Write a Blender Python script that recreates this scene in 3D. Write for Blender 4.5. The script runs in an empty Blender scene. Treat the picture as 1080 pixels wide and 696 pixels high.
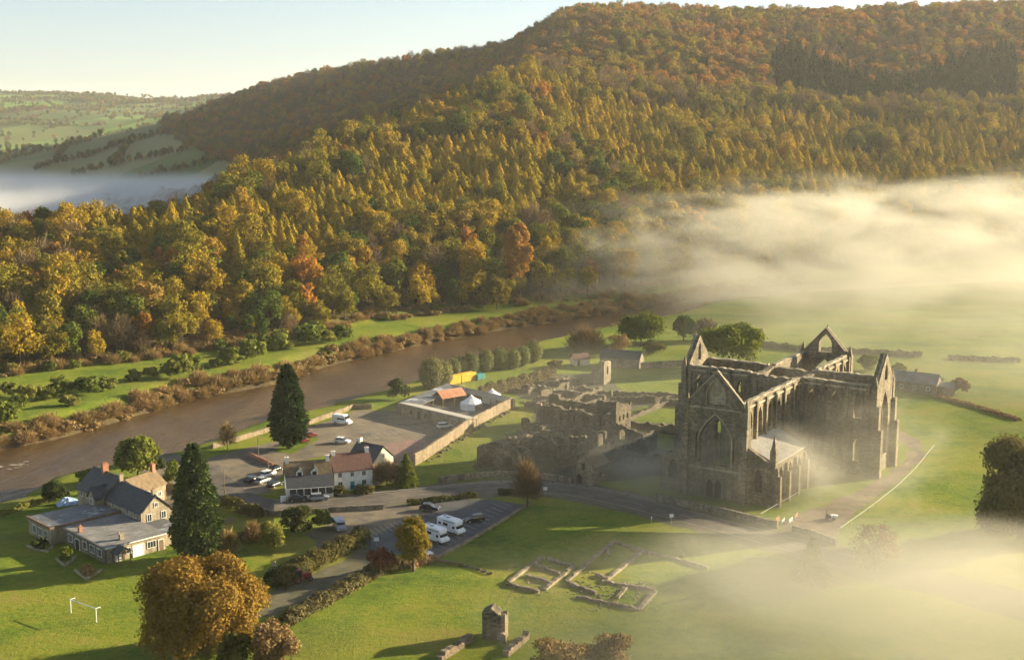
import bpy, bmesh, math, random
import numpy as np
from mathutils import Vector, Matrix
from mathutils.geometry import tessellate_polygon

SC = bpy.context.scene
COL = SC.collection
R = math.radians

# ------------------------------------------------------------------ camera
FPX, PITCH, CAMH = 1324.0, 0.164, 82.4          # focal length in px of a 1080 px wide frame
cam_d = bpy.data.cameras.new('camera')
cam_d.sensor_width = 36.0
cam_d.lens = FPX / 1080.0 * 36.0
cam_d.clip_start, cam_d.clip_end = 1.0, 40000.0
cam = bpy.data.objects.new('camera', cam_d)
COL.objects.link(cam)
cam.location = (0, 0, CAMH)
cam.rotation_euler = (math.pi / 2 - PITCH, 0, 0)
SC.camera = cam

# ------------------------------------------------------------------ sky, sun, exposure
SUN_EL, SUN_AZ = R(15.0), math.atan2(0.361, 0.932)     # azimuth counted from +X towards +Y
SUN_DIR = Vector((math.cos(SUN_EL) * math.cos(SUN_AZ), math.cos(SUN_EL) * math.sin(SUN_AZ), math.sin(SUN_EL)))
world = bpy.data.worlds.new('World')
SC.world = world
world.use_nodes = True
wn = world.node_tree.nodes
bg = wn['Background']
sky = wn.new('ShaderNodeTexSky')
sky.sky_type = 'NISHITA'
sky.sun_disc = False
sky.sun_elevation = SUN_EL
sky.sun_rotation = math.pi / 2 - SUN_AZ            # sky texture counts from +Y clockwise
sky.altitude = 100
sky.air_density, sky.dust_density, sky.ozone_density = 1.0, 0.7, 1.6
tint = wn.new('ShaderNodeMixRGB'); tint.blend_type = 'MULTIPLY'; tint.inputs[0].default_value = 1.0
tint.inputs[2].default_value = (.86, .96, 1.06, 1)          # clear cool morning air
soft = wn.new('ShaderNodeHueSaturation'); soft.inputs['Saturation'].default_value = .55
world.node_tree.links.new(sky.outputs['Color'], soft.inputs['Color'])
world.node_tree.links.new(soft.outputs['Color'], tint.inputs[1])
world.node_tree.links.new(tint.outputs[0], bg.inputs['Color'])
bg.inputs['Strength'].default_value = 0.05
sun_d = bpy.data.lights.new('sun', 'SUN')
sun_d.energy = 5.0
sun_d.angle = R(0.6)
sun_d.color = (1.0, 0.85, 0.58)
sun = bpy.data.objects.new('sun', sun_d)
COL.objects.link(sun)
sun.rotation_euler = (-SUN_DIR).to_track_quat('-Z', 'Y').to_euler()
SC.view_settings.view_transform = 'Standard'
SC.view_settings.look = 'None'
SC.view_settings.exposure = 1.93
SC.view_settings.gamma = 1.0
SC.render.engine = 'CYCLES'
cy = SC.cycles
cy.max_bounces, cy.diffuse_bounces, cy.glossy_bounces = 3, 2, 1
cy.transmission_bounces, cy.transparent_max_bounces, cy.volume_bounces = 2, 8, 1
cy.use_denoising = True
cy.use_adaptive_sampling = True
cy.adaptive_threshold = 0.03
cy.volume_max_steps = 256

# ------------------------------------------------------------------ pixel rays -> world points
_c, _s = math.cos(PITCH), math.sin(PITCH)
def ray(px, py):
    a = (px - 540) / FPX
    b = (348 - py) / FPX
    return np.array([a, _c + b * _s, -_s + b * _c])
def g(px, py, z=0.0):
    """where the sight line through a photograph pixel meets the level z"""
    d = ray(px, py)
    t = (z - CAMH) / d[2]
    return Vector((d[0] * t, d[1] * t, z))
def height_at(px_base, py_base, py_top):
    """metres a thing standing at the ground pixel must rise to reach the upper pixel row"""
    p = g(px_base, py_base)
    d = ray(px_base, py_top)
    return CAMH + p.y / d[1] * d[2]
def size_at(p, px):
    return px * math.hypot(p[1], CAMH) / FPX

# ------------------------------------------------------------------ noise
def _hash(ix, iy, seed):
    h = (ix.astype(np.int64) * 374761393 + iy.astype(np.int64) * 668265263 + seed * 1442695041) & 0x7fffffff
    h = ((h ^ (h >> 13)) * 1274126177) & 0x7fffffff
    return ((h ^ (h >> 16)) & 0xffff) / 65535.0
def vnoise(x, y, scale, seed=0):
    x = np.asarray(x, float) / scale
    y = np.asarray(y, float) / scale
    ix, iy = np.floor(x), np.floor(y)
    fx, fy = x - ix, y - iy
    fx, fy = fx * fx * (3 - 2 * fx), fy * fy * (3 - 2 * fy)
    a, b = _hash(ix, iy, seed), _hash(ix + 1, iy, seed)
    c, d = _hash(ix, iy + 1, seed), _hash(ix + 1, iy + 1, seed)
    return (a + (b - a) * fx) * (1 - fy) + (c + (d - c) * fx) * fy
def fbm(x, y, scale, seed=0, n=3):
    t, amp, tot = 0, 1.0, 0
    for i in range(n):
        t = t + amp * vnoise(x, y, scale / 2 ** i, seed + i * 17)
        tot += amp
        amp *= 0.5
    return t / tot

# ------------------------------------------------------------------ names, labels, linking
def tag(o, label=None, cat=None, group=None, kind=None):
    if label: o['label'] = label
    if cat: o['category'] = cat
    if group: o['group'] = group
    if kind: o['kind'] = kind
    return o
def thing(name, label, cat, loc=(0, 0, 0), rz=0.0, group=None):
    o = bpy.data.objects.new(name, None)
    o.empty_display_size = 0.5
    COL.objects.link(o)
    o.location = loc
    o.rotation_euler = (0, 0, rz)
    return tag(o, label, cat, group)
def link(name, mesh, parent=None, loc=None, rz=None, scale=None):
    o = bpy.data.objects.new(name, mesh)
    COL.objects.link(o)
    if parent is not None: o.parent = parent
    if loc is not None: o.location = loc
    if rz is not None: o.rotation_euler = (0, 0, rz)
    if scale is not None: o.scale = scale if hasattr(scale, '__len__') else (scale,) * 3
    return o
def np_mesh(name, verts, faces, mats, midx=None, smooth=False):
    """verts (n,3), faces (m,k) all with k corners"""
    me = bpy.data.meshes.new(name)
    verts = np.ascontiguousarray(verts, dtype=np.float32)
    faces = np.ascontiguousarray(faces, dtype=np.int32)
    m, k = faces.shape
    me.vertices.add(len(verts)); me.vertices.foreach_set('co', verts.ravel())
    me.loops.add(m * k); me.loops.foreach_set('vertex_index', faces.ravel())
    me.polygons.add(m)
    me.polygons.foreach_set('loop_start', np.arange(0, m * k, k, dtype=np.int32))
    me.polygons.foreach_set('loop_total', np.full(m, k, dtype=np.int32))
    if midx is not None: me.polygons.foreach_set('material_index', np.asarray(midx, dtype=np.int32))
    if smooth: me.polygons.foreach_set('use_smooth', np.ones(m, dtype=bool))
    me.update(calc_edges=True)
    me.validate()
    for mt in (mats if isinstance(mats, (list, tuple)) else [mats]): me.materials.append(mt)
    return me

class MB:
    """collects shapes and links them as ONE mesh object"""
    def __init__(self):
        self.v, self.f, self.m = [], [], []
    def add(self, vs, fs, m=0):
        b = len(self.v)
        self.v += [tuple(v) for v in vs]
        self.f += [tuple(i + b for i in f) for f in fs]
        self.m += [m] * len(fs)
        return self
    def box(self, c, s, rz=0.0, m=0, taper=1.0):
        cx, cy_, cz = c
        hx, hy, hz = s[0] / 2, s[1] / 2, s[2] / 2
        ca, sa = math.cos(rz), math.sin(rz)
        vs = []
        for z, k in ((-hz, 1.0), (hz, taper)):
            for x, y in ((-hx, -hy), (hx, -hy), (hx, hy), (-hx, hy)):
                x2, y2 = x * k, y * k
                vs.append((cx + x2 * ca - y2 * sa, cy_ + x2 * sa + y2 * ca, cz + z))
        return self.add(vs, [(0, 3, 2, 1), (4, 5, 6, 7), (0, 1, 5, 4), (1, 2, 6, 5), (2, 3, 7, 6), (3, 0, 4, 7)], m)
    def prism(self, poly, z0, z1, m=0):
        """vertical prism over a plan polygon; z1 may be a list of heights"""
        n = len(poly)
        zt = z1 if hasattr(z1, '__len__') else [z1] * n
        vs = [(p[0], p[1], z0) for p in poly] + [(p[0], p[1], z) for p, z in zip(poly, zt)]
        fs = [tuple(range(n - 1, -1, -1)), tuple(range(n, 2 * n))]
        fs += [(i, (i + 1) % n, (i + 1) % n + n, i + n) for i in range(n)]
        return self.add(vs, fs, m)
    def side(self, prof, x0, x1, m=0, axis='x'):
        """profile in (y,z) pushed along x (or profile in (x,z) pushed along y)"""
        n = len(prof)
        if axis == 'x':
            vs = [(x0, a, b) for a, b in prof] + [(x1, a, b) for a, b in prof]
        else:
            vs = [(a, x0, b) for a, b in prof] + [(a, x1, b) for a, b in prof]
        fs = [tuple(range(n)), tuple(range(2 * n - 1, n - 1, -1))]
        fs += [(i, i + n, (i + 1) % n + n, (i + 1) % n) for i in range(n)]
        return self.add(vs, fs, m)
    def tube(self, p0, p1, r0, r1=None, n=6, m=0):
        r1 = r0 if r1 is None else r1
        p0, p1 = Vector(p0), Vector(p1)
        d = (p1 - p0)
        if d.length < 1e-6: return self
        d.normalize()
        u = d.orthogonal().normalized()
        w = d.cross(u)
        vs = []
        for p, r in ((p0, r0), (p1, r1)):
            for i in range(n):
                a = 2 * math.pi * i / n
                vs.append(p + u * (r * math.cos(a)) + w * (r * math.sin(a)))
        fs = [(i, (i + 1) % n, (i + 1) % n + n, i + n) for i in range(n)]
        fs += [tuple(range(n - 1, -1, -1)), tuple(range(n, 2 * n))]
        return self.add(vs, fs, m)
    def wall(self, p0, p1, t, outline, holes=(), m=0, off=0.0):
        """upright wall from p0 to p1 (plan), outline and holes in (distance along, height)"""
        p0, p1 = Vector((p0[0], p0[1], 0)), Vector((p1[0], p1[1], 0))
        d = (p1 - p0).normalized()
        nrm = Vector((-d.y, d.x, 0))
        loops = [list(outline)] + [list(h) for h in holes]
        tris = tessellate_polygon([[Vector((s, z, 0)) for s, z in l] for l in loops])
        flat = [q for l in loops for q in l]
        N = len(flat)
        vs = []
        for k in (t / 2 + off, -t / 2 + off):
            for s, z in flat:
                q = p0 + d * s + nrm * k
                vs.append((q.x, q.y, z))
        fs = []
        for a, b, c in tris:
            fs.append((a, b, c)); fs.append((a + N, c + N, b + N))
        o = 0
        for l in loops:
            n = len(l)
            for i in range(n):
                j = (i + 1) % n
                fs.append((o + i, o + j, o + j + N, o + i + N))
            o += n
        return self.add(vs, fs, m)
    def build(self, name, mats, parent=None, smooth=False, bevel=0.0, loc=None, rz=None, fix=True):
        me = bpy.data.meshes.new(name)
        me.from_pydata(self.v, [], self.f)
        for mt in (mats if isinstance(mats, (list, tuple)) else [mats]): me.materials.append(mt)
        me.polygons.foreach_set('material_index', self.m)
        if fix or bevel:
            bm = bmesh.new(); bm.from_mesh(me)
            if bevel:
                bmesh.ops.remove_doubles(bm, verts=bm.verts, dist=0.0005)
                bmesh.ops.bevel(bm, geom=[e for e in bm.edges if len(e.link_faces) == 2 and e.calc_face_angle(0) > 0.6], offset=bevel, segments=2, affect='EDGES', clamp_overlap=True)
            bmesh.ops.recalc_face_normals(bm, faces=bm.faces)
            bm.to_mesh(me); bm.free()
        if smooth: me.polygons.foreach_set('use_smooth', [True] * len(me.polygons))
        me.update()
        return link(name, me, parent, loc, rz)

# ------------------------------------------------------------------ materials
def _ramp(nt, cols, pos=None):
    r = nt.nodes.new('ShaderNodeValToRGB')
    e = r.color_ramp.elements
    n = len(cols)
    while len(e) < n: e.new(0.5)
    for i, c in enumerate(cols):
        e[i].position = pos[i] if pos else i / (n - 1)
        e[i].color = (*c, 1)
    return r
def _noise(nt, vec, scale, detail=4, rough=0.6, dist=0.0):
    n = nt.nodes.new('ShaderNodeTexNoise')
    n.inputs['Scale'].default_value = scale
    n.inputs['Detail'].default_value = detail
    n.inputs['Roughness'].default_value = rough
    n.inputs['Distortion'].default_value = dist
    if vec is not None: nt.links.new(vec, n.inputs['Vector'])
    return n
def _math(nt, op, a, b=None, clamp=False):
    n = nt.nodes.new('ShaderNodeMath'); n.operation = op; n.use_clamp = clamp
    for i, v in enumerate((a, b)):
        if v is None: continue
        if isinstance(v, (int, float)): n.inputs[i].default_value = v
        else: nt.links.new(v, n.inputs[i])
    return n.outputs[0]
def _mix(nt, fac, a, b, mode='MIX'):
    n = nt.nodes.new('ShaderNodeMixRGB'); n.blend_type = mode
    for i, v in enumerate((fac, a, b)):
        if isinstance(v, (int, float)): n.inputs[i].default_value = v
        elif isinstance(v, tuple): n.inputs[i].default_value = (*v, 1)
        else: nt.links.new(v, n.inputs[i])
    return n.outputs[0]
def _scaled(nt, vec, s):
    n = nt.nodes.new('ShaderNodeMapping')
    n.inputs['Scale'].default_value = s
    nt.links.new(vec, n.inputs['Vector'])
    return n.outputs[0]
def new_mat(name):
    m = bpy.data.materials.new(name); m.use_nodes = True
    nt = m.node_tree
    b = nt.nodes['Principled BSDF']
    return m, nt, b
def surf(name, cols, scale=1.0, rough=0.85, bump=0.0, bscale=None, stretch=(1, 1, 1), detail=5, pos=None, metal=0.0, spec=0.3, world_co=True, over=None):
    """noise mottled surface; over = (colour, scale, lo, hi, stretch) lays irregular stains over it"""
    m, nt, b = new_mat(name)
    if world_co: vec = nt.nodes.new('ShaderNodeNewGeometry').outputs['Position']
    else: vec = nt.nodes.new('ShaderNodeTexCoord').outputs['Object']
    v2 = _scaled(nt, vec, stretch)
    n = _noise(nt, v2, scale, detail, 0.65)
    r = _ramp(nt, cols, pos or [0.3 + 0.4 * i / (len(cols) - 1) for i in range(len(cols))])
    nt.links.new(n.outputs['Fac'], r.inputs['Fac'])
    colr = r.outputs['Color']
    if over:
        oc, osc, lo, hi, ost = over
        n3 = _noise(nt, _scaled(nt, vec, ost), osc, 5, 0.7)
        rr = _ramp(nt, [(0, 0, 0), (1, 1, 1)], [lo, hi])
        nt.links.new(n3.outputs['Fac'], rr.inputs['Fac'])
        colr = _mix(nt, rr.outputs['Color'], colr, oc)
    nt.links.new(colr, b.inputs['Base Color'])
    b.inputs['Roughness'].default_value = rough
    b.inputs['Metallic'].default_value = metal
    b.inputs['Specular IOR Level'].default_value = spec
    if bump:
        n2 = _noise(nt, vec, bscale or scale * 4, 5, 0.7)
        bp = nt.nodes.new('ShaderNodeBump')
        bp.inputs['Strength'].default_value = 1.0
        bp.inputs['Distance'].default_value = bump
        nt.links.new(n2.outputs['Fac'], bp.inputs['Height'])
        nt.links.new(bp.outputs['Normal'], b.inputs['Normal'])
    return m
def masonry(name, cols, stain, course=0.45, bump=0.12, moss=None):
    """weathered rubble stone: blocks, rain streaks, lichen and moss"""
    m, nt, b = new_mat(name)
    vec = nt.nodes.new('ShaderNodeNewGeometry').outputs['Position']
    vor = nt.nodes.new('ShaderNodeTexVoronoi')
    vor.inputs['Scale'].default_value = 1.0
    nt.links.new(_scaled(nt, vec, (1 / (course * 1.6), 1 / (course * 1.6), 1 / course)), vor.inputs['Vector'])
    sep = nt.nodes.new('ShaderNodeSeparateColor')
    nt.links.new(vor.outputs['Color'], sep.inputs['Color'])
    n = _noise(nt, vec, 0.22, 6, 0.7)
    f = _math(nt, 'ADD', _math(nt, 'MULTIPLY', sep.outputs[0], 0.35), _math(nt, 'MULTIPLY', n.outputs['Fac'], 0.75))
    r = _ramp(nt, cols, [0.25 + 0.5 * i / (len(cols) - 1) for i in range(len(cols))])
    nt.links.new(f, r.inputs['Fac'])
    n2 = _noise(nt, _scaled(nt, vec, (0.55, 0.55, 0.06)), 1.0, 5, 0.7)
    r2 = _ramp(nt, [(0, 0, 0), (1, 1, 1)], [0.48, 0.66])
    nt.links.new(n2.outputs['Fac'], r2.inputs['Fac'])
    c = _mix(nt, _math(nt, 'MULTIPLY', r2.outputs['Color'], 0.75), r.outputs['Color'], stain)
    if moss:
        n3 = _noise(nt, vec, 0.35, 5, 0.75)
        r3 = _ramp(nt, [(0, 0, 0), (1, 1, 1)], [0.55, 0.68])
        nt.links.new(n3.outputs['Fac'], r3.inputs['Fac'])
        c = _mix(nt, _math(nt, 'MULTIPLY', r3.outputs['Color'], 0.7), c, moss)
    nt.links.new(c, b.inputs['Base Color'])
    b.inputs['Roughness'].default_value = 0.92
    b.inputs['Specular IOR Level'].default_value = 0.15
    bp = nt.nodes.new('ShaderNodeBump')
    bp.inputs['Distance'].default_value = bump
    n4 = _noise(nt, vec, 1.6, 6, 0.75)
    h = _math(nt, 'ADD', _math(nt, 'MULTIPLY', vor.outputs['Distance'], -0.7), n4.outputs['Fac'])
    nt.links.new(h, bp.inputs['Height'])
    nt.links.new(bp.outputs['Normal'], b.inputs['Normal'])
    return m
def foliage(name, ramp, leaf=0.35, patch=0.5, trans=0.3, regional=None):
    """leaves: one hue per tree, lighter and darker sprays, some light through the leaf"""
    m = bpy.data.materials.new(name); m.use_nodes = True
    nt = m.node_tree
    nt.nodes.remove(nt.nodes['Principled BSDF'])
    out = nt.nodes['Material Output']
    oi = nt.nodes.new('ShaderNodeObjectInfo')
    geo = nt.nodes.new('ShaderNodeNewGeometry')
    n = _noise(nt, geo.outputs['Position'], patch, 4, 0.7)
    rnd = oi.outputs['Random']
    f = _math(nt, 'ADD', _math(nt, 'MULTIPLY', rnd, 0.62), _math(nt, 'MULTIPLY', n.outputs['Fac'], 0.42))
    if regional:
        nr = _noise(nt, oi.outputs['Location'], regional, 3, 0.6)
        f = _math(nt, 'ADD', _math(nt, 'MULTIPLY', f, 0.6), _math(nt, 'MULTIPLY', nr.outputs['Fac'], 0.45))
    r = _ramp(nt, ramp, [0.15 + 0.7 * i / (len(ramp) - 1) for i in range(len(ramp))])
    nt.links.new(f, r.inputs['Fac'])
    hsv = nt.nodes.new('ShaderNodeHueSaturation')
    nt.links.new(r.outputs['Color'], hsv.inputs['Color'])
    n2 = _noise(nt, geo.outputs['Position'], 1.0 / leaf, 2, 0.6)
    v = _math(nt, 'ADD', _math(nt, 'MULTIPLY', n2.outputs['Fac'], 1.1), 0.45)
    nt.links.new(v, hsv.inputs['Value'])
    d = nt.nodes.new('ShaderNodeBsdfDiffuse')
    t = nt.nodes.new('ShaderNodeBsdfTranslucent')
    nt.links.new(hsv.outputs['Color'], d.inputs['Color'])
    nt.links.new(hsv.outputs['Color'], t.inputs['Color'])
    mx = nt.nodes.new('ShaderNodeMixShader')
    mx.inputs[0].default_value = trans
    nt.links.new(d.outputs[0], mx.inputs[1]); nt.links.new(t.outputs[0], mx.inputs[2])
    nt.links.new(mx.outputs[0], out.inputs['Surface'])
    return m
def plain(name, c, rough=0.5, metal=0.0, spec=0.5, var=0.12):
    k1 = tuple(x * (1 - var) for x in c); k2 = tuple(min(1, x * (1 + var)) for x in c)
    return surf(name, [k1, c, k2], 0.9, rough, 0, metal=metal, spec=spec)

M = {}
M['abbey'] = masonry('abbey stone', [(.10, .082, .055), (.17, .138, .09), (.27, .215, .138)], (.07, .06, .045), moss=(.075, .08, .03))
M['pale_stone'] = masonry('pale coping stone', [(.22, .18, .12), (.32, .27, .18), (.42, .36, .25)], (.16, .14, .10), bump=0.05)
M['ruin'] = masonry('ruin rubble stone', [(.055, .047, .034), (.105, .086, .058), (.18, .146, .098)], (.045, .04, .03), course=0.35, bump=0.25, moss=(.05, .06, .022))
M['wall_stone'] = masonry('field wall stone', [(.11, .09, .065), (.19, .155, .105), (.30, .24, .16)], (.08, .07, .055), course=0.3, bump=0.12, moss=(.06, .065, .03))
M['warm_wall'] = masonry('warm sandstone wall', [(.13, .098, .062), (.21, .158, .10), (.29, .222, .142)], (.10, .08, .055), course=0.35, bump=0.2)
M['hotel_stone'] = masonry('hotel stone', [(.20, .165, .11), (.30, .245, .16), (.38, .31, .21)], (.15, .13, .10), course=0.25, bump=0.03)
M['white_render'] = surf('white limewash', [(.55, .52, .45), (.72, .69, .61), (.78, .75, .68)], .5, .8, .01, over=((.42, .38, .30), .7, .58, .75, (1, 1, .2)))
M['cream'] = surf('cream render', [(.44, .37, .25), (.56, .48, .33), (.62, .54, .39)], .5, .8)
M['timber'] = surf('weathered timber', [(.10, .065, .04), (.17, .11, .065), (.24, .16, .10)], 2, .8, stretch=(1, 1, .2))
M['slate'] = surf('slate roof', [(.030, .032, .037), (.048, .050, .055), (.075, .074, .075)], 1.6, .55, .04, 5, over=((.09, .085, .06), .5, .55, .72, (1, 1, 1)))
M['slate_blue'] = surf('blue grey slate', [(.035, .042, .05), (.06, .07, .08), (.09, .10, .11)], 1.2, .5, .03, 5)
M['red_tile'] = surf('red brown tiles', [(.075, .036, .028), (.125, .06, .044), (.18, .092, .066)], 1.8, .75, .05, 5, over=((.09, .075, .05), .6, .55, .75, (1, 1, 1)))
M['brown_tile'] = surf('mossy brown tiles', [(.10, .07, .04), (.17, .115, .06), (.22, .16, .085)], 1.2, .8, .05, 5)
M['grey_roof'] = surf('grey sheet roof', [(.13, .125, .12), (.18, .172, .16), (.24, .228, .21)], .35, .6, over=((.10, .095, .09), .6, .52, .7, (1, 1, 1)))
M['flat_roof'] = surf('wet felt roof', [(.06, .062, .066), (.10, .102, .106), (.15, .15, .152)], .4, .5, over=((.32, .33, .34), .22, .54, .60, (1, 1, 1)))
M['lead'] = surf('pale sheet roof', [(.26, .24, .20), (.34, .315, .27), (.41, .385, .335)], .6, .6, over=((.28, .25, .20), .5, .52, .7, (1, 1, 1)))
M['brick'] = surf('orange brick', [(.22, .09, .05), (.32, .14, .08), (.40, .19, .11)], 3, .85)
M['glass'] = surf('dark window glass', [(.012, .014, .017), (.025, .028, .032), (.04, .045, .05)], .8, .08, spec=.6)
M['void'] = surf('doorway shade', [(.02, .017, .014), (.03, .026, .02), (.04, .034, .026)], .8, .9)  # near-black colour stands for the shade inside open doorways
M['frame'] = plain('white joinery', (.68, .66, .6), .5)
M['white_paint'] = plain('white car paint', (.72, .72, .70), .25)
M['grey_paint'] = plain('silver grey paint', (.30, .31, .32), .25, .2)
M['dark_paint'] = plain('dark blue grey paint', (.022, .028, .038), .2)
M['black_paint'] = plain('black car paint', (.012, .012, .014), .2)
M['red_paint'] = plain('red car paint', (.25, .035, .028), .3)
M['yellow'] = surf('yellow container paint', [(.60, .33, .02), (.75, .42, .03), (.80, .48, .05)], .8, .5)
M['teal'] = plain('teal skip paint', (.03, .22, .22), .5)
M['blue_tarp'] = surf('blue and white tarpaulin', [(.10, .17, .32), (.25, .36, .52), (.6, .65, .7)], .7, .5)
M['rust'] = surf('rusty orange sheeting', [(.24, .09, .045), (.36, .15, .075), (.45, .22, .12)], .5, .8)
M['canvas'] = surf('white tent canvas', [(.62, .62, .62), (.74, .74, .73), (.8, .8, .78)], .5, .7)
M['orange'] = plain('orange plastic', (.60, .17, .05), .5)
M['rubber'] = plain('tyre rubber', (.02, .02, .02), .8)
M['steel'] = plain('galvanised steel', (.35, .35, .34), .4, .6)
M['lamp_glass'] = plain('clear lamp glass', (.6, .6, .55), .15)
M['red_lens'] = plain('red lamp lens', (.4, .02, .02), .2)
M['pole'] = surf('weathered pole', [(.10, .075, .05), (.15, .115, .08), (.2, .16, .11)], 2, .8)
M['bark'] = surf('bark', [(.045, .034, .024), (.075, .057, .04), (.115, .09, .065)], 3, .9, .05, stretch=(1, 1, .25))
M['pale_bark'] = surf('pale bark', [(.16, .13, .10), (.24, .20, .155), (.32, .27, .21)], 3, .9)
M['asphalt'] = surf('road asphalt', [(.06, .05, .04), (.092, .077, .06), (.13, .108, .084)], .25, .85, .01, 6, over=((.15, .125, .095), .09, .55, .68, (1, 1, 1)))
M['carpark'] = surf('worn car park asphalt', [(.10, .08, .055), (.155, .122, .08), (.205, .162, .105)], .18, .9, .015, 5, over=((.075, .066, .056), .12, .52, .66, (1, 1, 1)))
M['parking'] = surf('grey parking asphalt', [(.05, .05, .053), (.075, .073, .074), (.10, .096, .094)], .3, .8, .01, 6)
M['gravel'] = surf('grassy gravel', [(.05, .055, .024), (.10, .088, .05), (.145, .12, .078)], .3, .95, .05, 3)
M['dirt'] = surf('brown dirt', [(.085, .058, .035), (.14, .098, .06), (.19, .14, .09)], .25, .95, .08, 2.5, over=((.07, .08, .025), .2, .52, .62, (1, 1, 1)))
M['red_paving'] = surf('red paving', [(.15, .08, .062), (.21, .12, .09), (.27, .165, .125)], .5, .85)
M['marking'] = surf('worn white road paint', [(.16, .14, .115), (.30, .27, .23), (.45, .42, .37)], 1.2, .7)
M['pavement'] = surf('footpath tarmac', [(.13, .112, .088), (.18, .155, .12), (.23, .2, .155)], .6, .9)
M['ruin_floor'] = surf('mossy rubble ground', [(.035, .034, .018), (.065, .062, .03), (.10, .085, .05)], .35, .95, .25, 1.5, over=((.06, .085, .016), .16, .5, .6, (1, 1, 1)))
M['foam'] = plain('river foam', (.26, .22, .17), .7)
# ------------------------------------------------------------------ terrain
RIVER_Z = -5.0
def _gp(l, z=RIVER_Z): return [g(x, y, z).to_2d() for x, y in l]
near_bank = _gp([(0, 543), (45, 516), (85, 507), (122, 501), (171, 492), (220, 474), (255, 460), (284, 450), (327, 443), (371, 428), (408, 419), (441, 408), (480, 393), (560, 369), (602, 360), (650, 350), (700, 341)])
far_bank = _gp([(0, 474), (55, 464), (128, 443), (196, 422), (290, 405), (340, 387), (392, 375), (478, 357), (547, 345), (643, 330), (700, 324)])
near_bank = [Vector((-420, 40)), Vector((-240, 180)), Vector((-165, 245))] + near_bank + [Vector((95, 590)), Vector((150, 622)), Vector((250, 660)), Vector((420, 700)), Vector((900, 780))]
far_bank = [Vector((-480, 90)), Vector((-290, 232)), Vector((-195, 296))] + far_bank + [Vector((105, 634)), Vector((160, 672)), Vector((255, 712)), Vector((420, 752)), Vector((900, 832))]
RIVER = near_bank + far_bank[::-1]
def _seg_dist(X, Y, pts, closed=True):
    d = np.full(X.shape, 1e9)
    n = len(pts)
    for i in range(n if closed else n - 1):
        a, b = pts[i], pts[(i + 1) % n]
        dx, dy = b[0] - a[0], b[1] - a[1]
        t = np.clip(((X - a[0]) * dx + (Y - a[1]) * dy) / (dx * dx + dy * dy + 1e-9), 0, 1)
        d = np.minimum(d, np.hypot(X - a[0] - t * dx, Y - a[1] - t * dy))
    return d
def _inside(X, Y, pts):
    r = np.zeros(X.shape, bool)
    n = len(pts)
    for i in range(n):
        a, b = pts[i], pts[(i + 1) % n]
        c = ((a[1] > Y) != (b[1] > Y))
        r ^= c & (X < (b[0] - a[0]) * (Y - a[1]) / (b[1] - a[1] + 1e-12) + a[0])
    return r
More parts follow.
